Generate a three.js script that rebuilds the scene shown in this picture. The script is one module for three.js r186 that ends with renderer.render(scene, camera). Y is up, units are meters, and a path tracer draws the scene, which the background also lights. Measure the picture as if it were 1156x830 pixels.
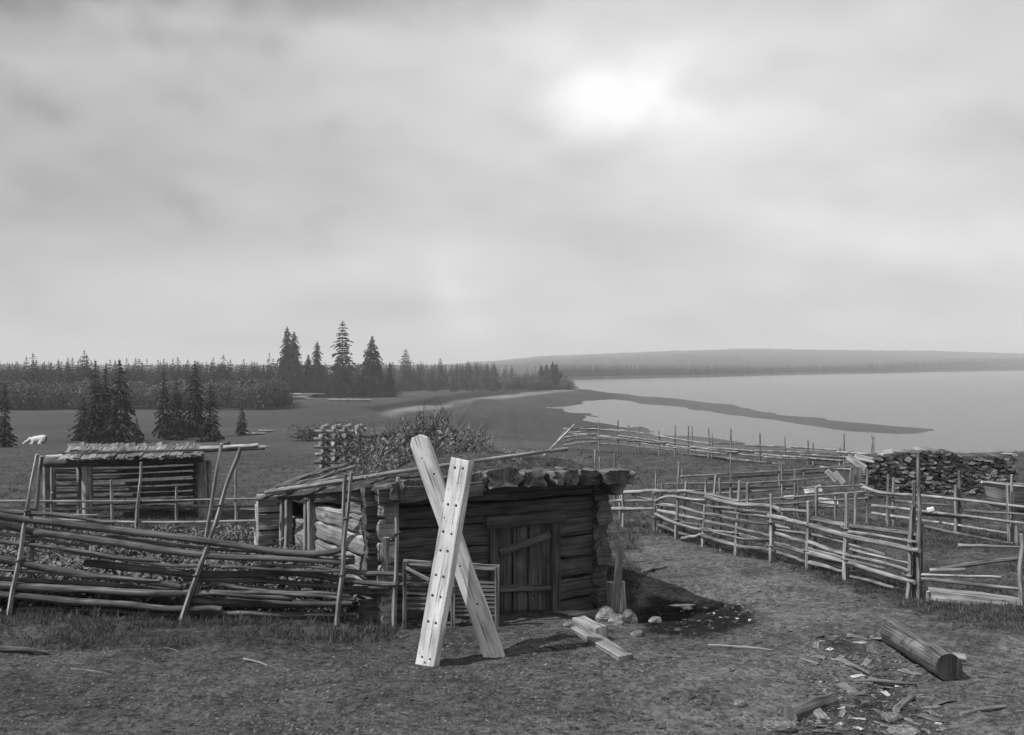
import * as THREE from 'three';
import { mergeGeometries } from 'three/addons/utils/BufferGeometryUtils.js';
import { MarchingCubes } from 'three/addons/objects/MarchingCubes.js';

// ───────────────────────── camera, sky, sun, exposure ─────────────────────────
const F = 1240, CU = 578, CV = 412, EYE = 3.0;              // focal length in photo pixels, image centre column, horizon row
const scene = new THREE.Scene();
const camera = new THREE.PerspectiveCamera(2 * Math.atan(415 / F) * 180 / Math.PI, 1156 / 830, 0.1, 20000);
camera.position.set(0, EYE, 0);
camera.rotation.x = -Math.atan(3 / F);
scene.add(camera);
const renderer = new THREE.WebGLRenderer({ antialias: true });
renderer.toneMapping = THREE.LinearToneMapping;
renderer.toneMappingExposure = 1.06;
renderer.shadowMap.enabled = true;

const deg2 = Math.PI / 180;
// seeded random and noise
function rng(seed) { let s = (seed * 2654435761) >>> 0 || 1; return () => { s ^= s << 13; s >>>= 0; s ^= s >>> 17; s ^= s << 5; s >>>= 0; return s / 4294967296; }; }
const hash = (i, j, k) => { let h = Math.imul(i, 374761393) ^ Math.imul(j, 668265263) ^ Math.imul(k, 2147483647 ^ 0x5bd1e995); h = Math.imul(h ^ (h >>> 13), 1274126177); return ((h ^ (h >>> 16)) >>> 0) / 4294967296; };
const sm = t => t * t * (3 - 2 * t);
function noise(x, y, z = 0) {
  const i = Math.floor(x), j = Math.floor(y), k = Math.floor(z), fx = sm(x - i), fy = sm(y - j), fz = sm(z - k);
  const L = (a, b, t) => a + (b - a) * t;
  const c = dk => L(L(hash(i, j, k + dk), hash(i + 1, j, k + dk), fx), L(hash(i, j + 1, k + dk), hash(i + 1, j + 1, k + dk), fx), fy);
  return z === k ? c(0) : L(c(0), c(1), fz);
}
function fbm(x, y, z = 0, o = 4) { let s = 0, a = 0.5, n = 0; for (let i = 0; i < o; i++) { s += a * noise(x, y, z); n += a; x = x * 2.03 + 17.3; y = y * 2.03 - 9.1; a *= 0.5; } return s / n; }
const clamp = (x, a = 0, b = 1) => Math.min(b, Math.max(a, x));
const step = (a, b, x) => sm(clamp((x - a) / (b - a)));
const mix = (a, b, t) => a + (b - a) * t;

// the sky: pale high overcast with soft stretched cloud, one texture for all directions
{
  const W = 1024, H = 512, data = new Float32Array(W * H * 4);
  for (let j = 0; j < H; j++) for (let i = 0; i < W; i++) {
    const az = ((i + 0.5) / W - 0.5) * 2 * Math.PI, el = ((j + 0.5) / H - 0.5) * Math.PI;
    const dx = Math.cos(el) * Math.cos(az), dy = Math.sin(el), dz = Math.cos(el) * Math.sin(az);
    const a = Math.atan2(dx, -dz) * 57.2958, e = el * 57.2958;                     // degrees right of the view axis, degrees up
    const k = 2.2 / (Math.max(dy, 0) + 0.22);
    const n1 = fbm(dx * k + 3.1 + dy * 2, dz * k * 1.2 + 7.7, 0, 5), n2 = fbm(dx * 1.6 + 11, dz * 1.6 + dy * 3 + 4, 0, 4);
    const wisp = fbm(a * 0.035 + 40 + e * 0.05, e * 0.19 + 9, 0, 5);
    let v = 0.56 + 0.05 * Math.sin(a * deg2) + 0.15 * (n1 - 0.5) + 0.12 * (n2 - 0.5) + 0.24 * (wisp - 0.5) + 0.10 * (fbm(a * 0.22 + 3 + e * 0.1, e * 0.55, 0, 6) - 0.5);
    const puff = (a0, e0, ra, re, amp, tilt = 0) => { const x = a - a0, y = e - e0 - tilt * x; const w = (fbm(a * 0.3 + 5, e * 0.5 + 2, 0, 5) - 0.5) * 2.6; const q = (x / ra) ** 2 + (y / re) ** 2; v += amp * Math.exp(-q * Math.max(0.25, 1 + w) - 0.6 * w * w); };
    puff(5.2, 13.4, 3.2, 1.3, 0.24, 0.1); puff(7.4, 14.2, 2.4, 1.5, 0.16, 0.2); puff(4.5, 15.5, 5.5, 1.3, 0.08, -0.1); puff(9, 12, 6, 1.8, 0.08, -0.15); puff(11, 12, 14, 7, 0.11, -0.2); puff(15, 9, 9, 3, 0.05, -0.15);
    puff(-3.3, 4.2, 1.2, 1.8, 0.08, -0.6); puff(-2.2, 1.9, 1.7, 1.7, 0.08, -0.4); puff(-26, 20.5, 14, 5.5, -0.5, 0.03); puff(-8, 18.5, 9, 1.5, -0.10, 0.05); puff(-22, 7, 10, 4, -0.06); puff(3, 7.2, 11, 1.6, -0.07, -0.18); puff(-17, 4, 8, 3, -0.03);
    if (e < 0) v = mix(v, 0.2, step(0, -12, e));
    v = clamp(v, 0.12, 0.97);
    const o = (j * W + i) * 4; data[o] = data[o + 1] = data[o + 2] = v; data[o + 3] = 1;
  }
  const t = new THREE.DataTexture(data, W, H, THREE.RGBAFormat, THREE.FloatType);
  t.mapping = THREE.EquirectangularReflectionMapping; t.magFilter = t.minFilter = THREE.LinearFilter; t.wrapS = THREE.RepeatWrapping; t.needsUpdate = true;
  scene.background = t; scene.environment = t;
}
const sun = new THREE.DirectionalLight(0xffffff, 4.8);
{
  const az = 20 * Math.PI / 180, el = 53 * Math.PI / 180;   // from the left and a little from behind the camera
  sun.position.set(-Math.cos(az) * Math.cos(el) * 60, Math.sin(el) * 60, Math.sin(az) * Math.cos(el) * 60 - 16);
  sun.target.position.set(0, 0, -16);
  sun.castShadow = true; sun.shadow.mapSize.set(4096, 4096); sun.shadow.radius = 1.5; sun.shadow.bias = -0.0004; sun.shadow.normalBias = 0.02;
  Object.assign(sun.shadow.camera, { left: -40, right: 40, top: 40, bottom: -40, near: 1, far: 160 });
  scene.add(sun, sun.target);
}
scene.fog = new THREE.FogExp2(0xc4c4c4, 0.00036);

// ───────────────────────── textures and materials (the photograph is black and white: everything is a grey) ─────────────────────────
function greyTex(w, h, fn, rx, ry, srgb = true) {
  const d = new Uint8Array(w * h * 4);
  for (let j = 0; j < h; j++) for (let i = 0; i < w; i++) { const v = clamp(fn(i / w, j / h)) * 255, o = (j * w + i) * 4; d[o] = d[o + 1] = d[o + 2] = v; d[o + 3] = 255; }
  const t = new THREE.DataTexture(d, w, h); t.wrapS = t.wrapT = THREE.RepeatWrapping; t.magFilter = THREE.LinearFilter; t.minFilter = THREE.LinearMipmapLinearFilter; t.generateMipmaps = true; t.anisotropy = 8;
  t.repeat.set(rx, ry); if (srgb) t.colorSpace = THREE.SRGBColorSpace; t.needsUpdate = true; return t;
}
// a noise that tiles over the unit square
function tnoise(u, v, fu, fv, s) {
  const x = u * fu, y = v * fv, i = Math.floor(x), j = Math.floor(y), fx = sm(x - i), fy = sm(y - j), m = (a, n) => ((a % n) + n) % n;
  const h = (a, b) => hash(m(a, fu), m(b, fv), s);
  return mix(mix(h(i, j), h(i + 1, j), fx), mix(h(i, j + 1), h(i + 1, j + 1), fx), fy);
}
const grainAt = (u, v) => { const w = 0.012 * (tnoise(u, v, 4, 5, 3) - 0.5); return 0.45 * tnoise(u + w, v, 46, 3, 1) + 0.3 * tnoise(u + w, v, 110, 6, 2) + 0.25 * tnoise(u, v, 9, 7, 5); };
const crackAt = (u, v) => { const c = tnoise(u + 0.01 * tnoise(u, v, 3, 9, 8), v, 30, 4, 12); return c > 0.86 ? (c - 0.86) / 0.14 : 0; };
const woodMap = greyTex(512, 512, (u, v) => 1.04 - 0.62 * (1 - grainAt(u, v)) - 0.42 * crackAt(u, v) - 0.16 * (tnoise(u, v, 60, 24, 21) > 0.85 ? 1 : 0) + 0.12 * (tnoise(u, v, 5, 9, 22) - 0.5), 2.2, 0.6);
const woodBump = greyTex(512, 512, (u, v) => grainAt(u, v) * 0.6 + 0.4 - 0.8 * crackAt(u, v), 2.2, 0.6, false);
const plankMap = greyTex(512, 512, (u, v) => 1.06 - 0.30 * (1 - grainAt(u, v)) - 0.45 * crackAt(u, v) - 0.12 * (tnoise(u, v, 50, 20, 21) > 0.88 ? 1 : 0) + 0.30 * (tnoise(u, v, 6, 5, 22) - 0.5) + 0.16 * (tnoise(u, v, 22, 11, 25) - 0.5) - 0.10 * (tnoise(u, v, 90, 40, 26) > 0.8 ? 1 : 0), 2.2, 0.6);
const barkMap = greyTex(256, 256, (u, v) => { const n = 0.5 * tnoise(u, v, 14, 22, 3) + 0.3 * tnoise(u, v, 40, 60, 4) + 0.2 * tnoise(u, v, 4, 7, 6); return 0.5 + 0.55 * n; }, 3, 1);
const soilFine = (u, v) => 0.20 * tnoise(u, v, 24, 24, 1) + 0.34 * tnoise(u, v, 90, 90, 2) + 0.26 * tnoise(u, v, 200, 200, 3) + 0.20 * tnoise(u, v, 7, 7, 4);
const soilMap = greyTex(1024, 1024, (u, v) => { const s = 0.5 + 0.8 * (soilFine(u, v) - 0.5) , p = tnoise(u, v, 160, 160, 9), q = tnoise(u, v, 310, 310, 10); return 0.22 + 1.12 * s + (p > 0.88 ? 0.2 : 0) - (q > 0.84 ? 0.26 : 0) - (tnoise(u, v, 70, 70, 30) > 0.82 ? 0.12 : 0); }, 1 / 4.3, 1 / 4.3);
const soilBump = greyTex(1024, 1024, (u, v) => soilFine(u, v) + (tnoise(u, v, 160, 160, 9) > 0.86 ? 0.2 : 0), 1 / 4.3, 1 / 4.3, false);
const waveBump = greyTex(512, 512, (u, v) => 0.4 * tnoise(u, v, 12, 30, 1) + 0.35 * tnoise(u, v, 25, 64, 2) + 0.25 * tnoise(u, v, 60, 130, 3), 1, 1, false);

const lin = g => new THREE.Color().setRGB(g, g, g);
function mat(g, o = {}) { return new THREE.MeshPhysicalMaterial({ color: lin(g), roughness: 0.95, metalness: 0, specularIntensity: 0.15, vertexColors: true, ...o }); }   // dry, porous, matt
const wood = (g, o = {}) => mat(g, { map: woodMap, bumpMap: woodBump, bumpScale: 0.006, roughness: 0.85, ...o });
const M = {
  paleWood: wood(0.62, { map: plankMap }), fenceWood: wood(0.45), rail: wood(0.23), pole: wood(0.46), logGrey: wood(0.38), logDark: wood(0.165), roofWood: wood(0.24),
  farWood: mat(0.28), bark: mat(0.08, { map: barkMap, bumpMap: barkMap, bumpScale: 0.01 }),
  needle: mat(0.03, { side: THREE.DoubleSide }), needlePale: mat(0.075, { side: THREE.DoubleSide }), roofLeaf: mat(0.15, { side: THREE.DoubleSide }), leaf: mat(0.11, { side: THREE.DoubleSide, roughness: 0.8 }),
  grass: mat(0.085, { side: THREE.DoubleSide }), stone: mat(0.36, { map: soilMap, bumpMap: soilBump, bumpScale: 0.02 }), chip: wood(0.34), iron: mat(0.03, { roughness: 0.6 }),
  soil: mat(1, { map: soilMap, bumpMap: soilBump, bumpScale: 0.035, roughness: 0.97 }), fur: mat(0.5), thatch: wood(0.3),
};

// ───────────────────────── object helpers ─────────────────────────
const used = {};
const numbered = n => { const k = used[n] = (used[n] ?? -1) + 1; return k ? `${n}_${String(k).padStart(3, '0')}` : n; };
function thing(name, label, category, p = [0, 0, 0], group) {
  const o = new THREE.Group(); o.name = numbered(name); o.position.set(...p); o.userData = { label, category }; if (group) o.userData.group = group; scene.add(o); return o;
}
// geometry is given in world coordinates and moved into the thing's own frame
function part(parent, name, geo, m, base = parent) { geo.translate(-base.position.x, -base.position.y, -base.position.z); const o = new THREE.Mesh(geo, m); o.name = name; parent.add(o); return o; }
function single(name, label, category, geo, m, p = [0, 0, 0], extra = {}) {
  geo.translate(-p[0], -p[1], -p[2]); const o = new THREE.Mesh(geo, m); o.name = numbered(name); o.position.set(...p); o.userData = { label, category, ...extra }; scene.add(o); return o;
}
function struct(name, label, category, geo, m) { return single(name, label, category, geo, m, [0, 0, 0], { kind: 'structure' }); }
function paint(geo, g) { const n = geo.attributes.position.count, c = new Float32Array(n * 3).fill(g); geo.setAttribute('color', new THREE.BufferAttribute(c, 3)); return geo; }
function build(pos, uv, col, idx) {
  const g = new THREE.BufferGeometry(); g.setAttribute('position', new THREE.Float32BufferAttribute(pos, 3)); g.setAttribute('uv', new THREE.Float32BufferAttribute(uv, 2)); g.setAttribute('color', new THREE.Float32BufferAttribute(col, 3)); g.setIndex(idx); g.computeVertexNormals(); return g;
}
const V = (x, y, z) => new THREE.Vector3(x, y, z);
let seedCounter = 1; const nextSeed = () => ++seedCounter;
// a crooked tapering pole through points
function limb(pts, r0, r1, { rad = 7, seg = 0, wob = 0.12, tone = 1, endTone = 1.5, seed = nextSeed(), crook = 0 } = {}) {
  const R = rng(seed), curve = new THREE.CatmullRomCurve3(pts.map(p => p.isVector3 ? p : V(...p))), L = curve.getLength();
  const n = seg || Math.max(3, Math.min(44, Math.round(L / 0.14))), pos = [], uv = [], col = [], idx = [], off = R() * 50, uo = R(), vo = R() * 3;
  const T = V(), Nn = V(), B = V(), up = V(0, 1, 0.013);
  const knots = Array.from({ length: 4 }, () => R());
  for (let i = 0; i <= n; i++) {
    const t = i / n, c = curve.getPointAt(t); curve.getTangentAt(t, T);
    Nn.crossVectors(Math.abs(T.y) > 0.9 ? V(1, 0, 0) : up, T).normalize(); B.crossVectors(T, Nn);
    const cx = crook * (noise(t * 5, off) - 0.5), cy = crook * (noise(t * 5, off + 9) - 0.5); c.addScaledVector(Nn, cx * (i && i < n ? 1 : 0)).addScaledVector(B, cy * (i && i < n ? 1 : 0));
    let r = mix(r0, r1, t); for (const k of knots) r *= 1 + 0.10 * Math.exp(-(((t - k) * L / 0.06) ** 2));
    const tb = tone * (0.75 + 0.3 * noise(t * L * 1.3, off + 3));
    for (let j = 0; j <= rad; j++) {
      const a = j / rad * 2 * Math.PI, jj = j % rad, rr = r * (1 + wob * (hash(jj, i, seed) - 0.5) * 2 * 0.6 + wob * (hash(jj, 7, seed) - 0.5));
      const q = c.clone().addScaledVector(Nn, Math.cos(a) * rr).addScaledVector(B, Math.sin(a) * rr); pos.push(q.x, q.y, q.z); uv.push(uo + j / rad * r0 * 6.28, vo + t * L); const nz = noise(t * L * 7 + off, jj * 0.8 + off), tn = tb * (0.55 + 0.75 * nz) * (hash(i, jj, seed + 3) > 0.93 ? 0.45 : 1); col.push(tn, tn, tn);
    }
  }
  const w = rad + 1;
  for (let i = 0; i < n; i++) for (let j = 0; j < rad; j++) { const a = i * w + j, b = a + 1, c = a + w, d = c + 1; idx.push(a, b, c, b, d, c); }
  for (const [row, flip] of [[0, 1], [n, 0]]) {
    const o = pos.length / 3, c = curve.getPointAt(row / n); pos.push(c.x, c.y, c.z); uv.push(uo, vo); col.push(endTone * tone, endTone * tone, endTone * tone);
    for (let j = 0; j <= rad; j++) { const s = (row * w + j) * 3; pos.push(pos[s], pos[s + 1], pos[s + 2]); uv.push(uo + Math.cos(j / rad * 6.283) * r0 * 0.3, vo + Math.sin(j / rad * 6.283) * r0); col.push(endTone * tone, endTone * tone, endTone * tone); }
    for (let j = 0; j < rad; j++) flip ? idx.push(o, o + 2 + j, o + 1 + j) : idx.push(o, o + 1 + j, o + 2 + j);
  }
  return build(pos, uv, col, idx);
}
// a hewn timber from A to B: width along W, thickness along the remaining direction; corner 0 square … 1 round
function timber(A, B, w, t, { face = V(0, 0, 1), corner = 0.25, seg = 0, rough = 0.012, tone = 1, endTone = 1.25, taper = 1, seed = nextSeed(), sag = 0, endCut = 0 } = {}) {
  const R = rng(seed), X = B.clone().sub(A), L = X.length(); X.normalize();
  const Z = face.clone().addScaledVector(X, -face.dot(X)).normalize(), Y = V().crossVectors(Z, X).normalize();
  const n = seg || Math.max(3, Math.min(20, Math.round(L / 0.16))), ring = [], pos = [], uv = [], col = [], idx = [], uo = R() * 3, vo = R() * 3, off = R() * 90;
  const c = Math.min(w, t) * 0.5 * corner; let per = 0;
  for (const [sx, sy, a0] of [[1, 1, 0], [-1, 1, 1], [-1, -1, 2], [1, -1, 3]]) for (let k = 0; k < 3; k++) { const a = (a0 + k / 2) * Math.PI / 2; ring.push([sx * (w / 2 - c) + Math.cos(a) * c, sy * (t / 2 - c) + Math.sin(a) * c]); }
  // extra point halfway along the long faces
  const full = []; ring.forEach((p, i) => { full.push(p); if (i % 3 === 2) { const q = ring[(i + 1) % 12]; full.push([(p[0] + q[0]) / 2, (p[1] + q[1]) / 2]); } });
  const m = full.length, peri = [0]; for (let j = 0; j < m; j++) { const a = full[j], b = full[(j + 1) % m]; per += Math.hypot(a[0] - b[0], a[1] - b[1]); peri.push(per); }
  for (let i = 0; i <= n; i++) {
    const s = i / n, k = mix(1, taper, s);
    const bend = -sag * 4 * s * (1 - s), cutj = (i === 0 || i === n) ? endCut : 0;
    for (let j = 0; j <= m; j++) {
      const p = full[j % m], dn = rough * (noise(s * L * 3 + off, (j % m) * 0.7, off) - 0.5) * 2 + rough * 0.7 * (hash(i, j % m, seed) - 0.5);
      const l = Math.hypot(p[0], p[1]) || 1, yy = p[0] * k + p[0] / l * dn, zz = p[1] * k + p[1] / l * dn;
      const q = A.clone().addScaledVector(X, s * L + cutj * (hash(j % m, i, seed + 5) - 0.5)).addScaledVector(Y, yy + bend).addScaledVector(Z, zz);
      const tn = tone * (0.6 + 0.75 * fbm(s * L * 4 + off, peri[j] * 14 + off, 0, 3)) * (hash(i, j % m, seed + 9) > 0.95 ? 0.6 : 1); pos.push(q.x, q.y, q.z); uv.push(uo + peri[j], vo + s * L); col.push(tn, tn, tn);
    }
  }
  const W = m + 1; for (let i = 0; i < n; i++) for (let j = 0; j < m; j++) { const a = i * W + j, b = a + 1, d = a + W, e = d + 1; idx.push(a, d, b, b, d, e); }
  for (const [row, flip] of [[0, 1], [n, 0]]) {
    const o = pos.length / 3, cc = A.clone().addScaledVector(X, row / n * L).addScaledVector(Y, 0); const et = endTone * tone; pos.push(cc.x, cc.y, cc.z); uv.push(uo, vo); col.push(et, et, et);
    for (let j = 0; j <= m; j++) { const s = (row * W + j) * 3; pos.push(pos[s], pos[s + 1], pos[s + 2]); const p = full[j % m]; uv.push(uo + p[0], vo + p[1]); const e2 = et * (0.8 + 0.4 * hash(j % m, row, seed)); col.push(e2, e2, e2); }
    for (let j = 0; j < m; j++) flip ? idx.push(o, o + 1 + j, o + 2 + j) : idx.push(o, o + 2 + j, o + 1 + j);
  }
  const g = build(pos, uv, col, idx);
  return g;
}
const merge = a => mergeGeometries(a.map(g => g));

// ───────────────────────── terrain ─────────────────────────
const LAKE = -7;
const lerpTable = (T, d) => { if (d <= T[0][0]) return T[0][1]; for (let i = 1; i < T.length; i++) if (d < T[i][0]) { const t = (d - T[i - 1][0]) / (T[i][0] - T[i - 1][0]); return mix(T[i - 1][1], T[i][1], t); } return T[T.length - 1][1]; };
const LEFT = [[12, 0], [14, -0.06], [20, -0.35], [27, -0.78], [45, -1.75], [60, -2.45], [90, -3.4], [140, -4.3], [200, -5.05], [320, -6.15], [450, -6.6], [1200, -6.3], [3000, 6]];
const RIGHT = [[12, 0], [14.5, -0.02], [20, -0.12], [30, -0.52], [40, -0.95], [48, -1.15], [60, -1.55], [75, -2.6], [100, -4], [140, -5], [200, -6], [450, -6.6], [3000, -6]];
const lakePt = (u, v) => { const d = (EYE - LAKE) * F / (v - CV); return [(u - CU) / F * d, d]; };
const SHORE = [[1900, 562], [1400, 545], [1156, 529], [1000, 515], [850, 501], [760, 490], [700, 479], [655, 468], [630, 461], [662, 455], [692, 450.5], [744, 456.5], [816, 467], [888, 479], [965, 487], [1015, 488], [1045, 484], [975, 478], [888, 467], [792, 454], [720, 446.6], [660, 441], [648, 437], [600, 431]].map(p => lakePt(...p));
SHORE.push([-200, 1100], [-1500, 1700], [-6000, 2500], [-6000, -3000], [6000, -3000], [6000, 60]);
function landDist(x, d) {            // plan distance to the shoreline, positive on land
  let best = 1e9, inside = false; const n = SHORE.length;
  for (let i = 0, j = n - 1; i < n; j = i++) {
    const [ax, ay] = SHORE[j], [bx, by] = SHORE[i], ex = bx - ax, ey = by - ay, t = clamp(((x - ax) * ex + (d - ay) * ey) / (ex * ex + ey * ey)), q = Math.hypot(x - ax - ex * t, d - ay - ey * t); if (q < best) best = q;
    if ((by > d) !== (ay > d) && x < (ax - bx) * (d - by) / (ay - by) + bx) inside = !inside;
  }
  return inside ? best : -best;
}
function coarse(x, d) {
  const a = d > 1 ? x / d : 0, w = step(-0.09, 0.10, a);
  let h = mix(lerpTable(LEFT, d), lerpTable(RIGHT, d), d > 0 ? w : 0.5);
  let sd = 1e3;
  if (d > 55) { sd = landDist(x, d) + 15 * (fbm(x * 0.11, d * 0.05, 3, 5) - 0.5) * step(90, 150, d); const p = sd < 0 ? sd * 0.05 : sd < 22 ? sd * 0.028 : 0.616 + (sd - 22) * 0.11; h = Math.min(h, LAKE + p); }
  return [h, sd];
}
function height(x, d, fine = true) {
  let [h, sd] = coarse(x, d);
  h -= 0.30 * Math.exp(-(((x - 1.75) / 1.25) ** 2) - ((d - 14.25) / 0.9) ** 2);             // hollow by the hut's right corner
  h -= 0.10 * Math.exp(-(((x - 3.3) / 0.55) ** 2)) * step(12.2, 10.6, d);                     // dry runnel
  h += 0.5 * Math.exp(-(((x + 2.5) / 1.2) ** 2) - ((d - 17.5) / 1.6) ** 2);                   // earth banked behind the hut
  const far = step(60, 15, d), amp = mix(0.5, 0.12, far) * (sd < 30 ? 0.15 : 1);
  h += amp * (fbm(x * mix(0.04, 0.5, far) + 9, d * mix(0.04, 0.5, far), 1, 3) - 0.5);
  if (fine && d < 40 && d > 4) h += 0.05 * (fbm(x * 2.6, d * 2.6, 5, 4) - 0.5) * step(40, 25, d) + 0.03 * (noise(x * 6.5, d * 6.5) - 0.5);
  return h;
}
const ground = (x, z) => height(x, -z);
const at = (u, v, d) => V((u - CU) / F * d, EYE - (v - CV) / F * d, -d);
const foot = (u, d) => { const x = (u - CU) / F * d; return V(x, height(x, d), -d); };
function hit(u, v) { const a = (u - CU) / F, b = (v - CV) / F; let lo = 4; for (let d = 4; d < 900; d *= 1.01) { if (EYE - b * d < height(a * d, d, false)) { let A = lo, B = d; for (let k = 0; k < 18; k++) { const m = (A + B) / 2; EYE - b * m < height(a * m, m, false) ? B = m : A = m; } return V(a * B, height(a * B, B), -B); } lo = d; } return V(a * 900, 0, -900); }
function inPoly(P, x, y) { let c = false; for (let i = 0, j = P.length - 1; i < P.length; j = i++) if ((P[i][1] > y) !== (P[j][1] > y) && x < (P[j][0] - P[i][0]) * (y - P[i][1]) / (P[j][1] - P[i][1]) + P[i][0]) c = !c; return c; }
function polyDist(P, x, y) { let b = 1e9; for (let i = 0, j = P.length - 1; i < P.length; j = i++) { const ex = P[i][0] - P[j][0], ey = P[i][1] - P[j][1], t = clamp(((x - P[j][0]) * ex + (y - P[j][1]) * ey) / (ex * ex + ey * ey)); b = Math.min(b, Math.hypot(x - P[j][0] - ex * t, y - P[j][1] - ey * t)); } return inPoly(P, x, y) ? b : -b; }
const plan = (...pts) => pts.map(([u, v]) => { const p = hit(u, v); return [p.x, -p.z]; });
// trodden earth, near-black patch, debris runnel: outlines on the ground
const DIRT = [[-30, 3], [-30, 11.3], ...plan([-60, 735], [0, 733], [120, 730], [300, 727], [435, 722], [455, 698], [560, 692], [690, 690], [715, 680], [712, 640], [716, 608], [735, 603], [765, 606], [840, 628], [960, 660], [1010, 680], [1060, 700], [1156, 716], [1300, 735]), [14, 11], [14, 3]];
const PATCH = plan([716, 686], [765, 681], [800, 684], [835, 690], [858, 700], [868, 712], [840, 719], [790, 723], [745, 724], [712, 716]);  // earth coloured near-black here, right of the hut corner
const RUN = plan([900, 716], [965, 720], [1000, 735], [1030, 770], [1050, 800], [1075, 850], [850, 850], [880, 810], [960, 770], [950, 745]);
const STRIP = plan([440, 470], [470, 464], [520, 456], [570, 449.5], [630, 442.5], [652, 440.8], [652, 439.6], [620, 441], [560, 446.5], [510, 452.5], [465, 460], [430, 466]);
const BANK = plan([430, 466], [465, 460], [510, 452.5], [560, 446.5], [620, 441], [640, 438], [600, 436.5], [540, 441], [490, 448], [450, 455], [400, 460]);
const YARD = plan([700, 600], [700, 548], [760, 520], [900, 528], [985, 552], [1156, 575], [1156, 690], [1040, 678], [870, 628], [745, 602]);
function albedo(x, d, sd) {
  const n = fbm(x * 0.9 + 3, d * 0.9, 2, 4), nf = fbm(x * 4, d * 4, 6, 3), nl = fbm(x * 0.06, d * 0.06, 4, 4);
  if (d > 120) {
    const nn = fbm(x * 0.10, d * 0.045, 7, 4);
    let g = mix(0.085 * (0.7 + 0.6 * nn), 0.096 * (0.75 + 0.5 * nl), step(40, 70, sd + 20 * (nn - 0.5)));
    g = mix(g, 0.15 * (0.7 + 0.6 * nn), step(60, 25, sd) * step(0.085, 0.12, x / d));
    const st = step(-2, 2, polyDist(STRIP, x, d) + 5 * (nn - 0.5)), bk = step(-2, 2, polyDist(BANK, x, d) + 5 * (nn - 0.5)); g = mix(g, 0.04 * (0.7 + 0.6 * nn), bk); g = mix(g, 0.23 * (0.5 + nn), st); return g;
  }
  let g = 0.098 * (0.62 + 0.76 * nl) * (0.84 + 0.32 * n);                                        // meadow
  g = mix(g, 0.085 * (0.55 + 0.9 * n) * (0.7 + 0.6 * nf), step(45, 24, d));
  if (d < 45) {
    const e = 0.5 * (n - 0.5) + 0.3 * (nf - 0.5);
    const yd = step(-0.3, 0.5, polyDist(YARD, x, d) + e * 2); if (yd > 0) g = mix(g, 0.10 * (0.6 + 0.8 * n) * (0.75 + 0.5 * nf), yd);
    if (d < 24) {
      const dd = step(-0.15, 0.2, polyDist(DIRT, x, d) + e); const bright = mix(0.086, 0.138, step(-1.5, 2.5, x));
      if (dd > 0) g = mix(g, bright * (0.78 + 0.44 * n) * (0.86 + 0.28 * nf), dd);
      const mm = step(-0.12, 0.14, polyDist(PATCH, x, d) + e * 1.7); if (mm > 0) g = mix(g, 0.014 * (0.5 + 1.0 * nf), mm);
      const rr = step(-0.15, 0.3, polyDist(RUN, x, d) + e * 1.6); if (rr > 0) g = mix(g, 0.062 * (0.4 + 1.2 * nf), rr);
    }
  }
  return g;
}
{
  const axis = (a, b, fine, lo, hi, grow) => { const r = []; let s = fine; const down = []; for (let x = a - s; x > lo; x -= s) { down.push(x); s *= grow; } down.push(lo); down.reverse(); r.push(...down); for (let x = a; x <= b; x += fine) r.push(x); s = fine; for (let x = b + s; x < hi; x += s) { r.push(x); s *= grow; } r.push(hi); return r; };
  const xs = axis(-7.5, 7.5, 0.075, -3000, 3000, 1.027), ds = axis(8.4, 21, 0.075, -200, 3200, 1.024);
  const nx = xs.length, nd = ds.length, pos = new Float32Array(nx * nd * 3), uv = new Float32Array(nx * nd * 2), col = new Float32Array(nx * nd * 3), idx = new Uint32Array((nx - 1) * (nd - 1) * 6);
  let k = 0;
  for (let j = 0; j < nd; j++) for (let i = 0; i < nx; i++, k++) {
    const x = xs[i], d = ds[j], sd = d > 55 ? coarse(x, d)[1] : 1e3;
    pos[k * 3] = x; pos[k * 3 + 1] = height(x, d); pos[k * 3 + 2] = -d; uv[k * 2] = x; uv[k * 2 + 1] = d;
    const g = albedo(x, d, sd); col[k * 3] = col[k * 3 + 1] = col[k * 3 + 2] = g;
  }
  k = 0; for (let j = 0; j < nd - 1; j++) for (let i = 0; i < nx - 1; i++) { const a = j * nx + i, b = a + 1, c = a + nx, e = c + 1; idx[k++] = a; idx[k++] = b; idx[k++] = c; idx[k++] = b; idx[k++] = e; idx[k++] = c; }
  const g = new THREE.BufferGeometry(); g.setAttribute('position', new THREE.BufferAttribute(pos, 3)); g.setAttribute('uv', new THREE.BufferAttribute(uv, 2)); g.setAttribute('color', new THREE.BufferAttribute(col, 3)); g.setIndex(new THREE.BufferAttribute(idx, 1)); g.computeVertexNormals();
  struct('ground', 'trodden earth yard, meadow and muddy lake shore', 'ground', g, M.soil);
}
{
  const g = new THREE.PlaneGeometry(16000, 12000, 1, 1); g.rotateX(-Math.PI / 2); g.translate(0, LAKE, -5000); const p = g.attributes.position, u = g.attributes.uv; for (let i = 0; i < 4; i++) u.setXY(i, p.getX(i) / 9, p.getZ(i) / 9);
  struct('lake_water', 'calm pale lake reaching to the far wooded shore', 'lake', g, new THREE.MeshStandardMaterial({ color: lin(0.05), roughness: 0.16, bumpMap: waveBump, bumpScale: 0.12 }));
}
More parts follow.
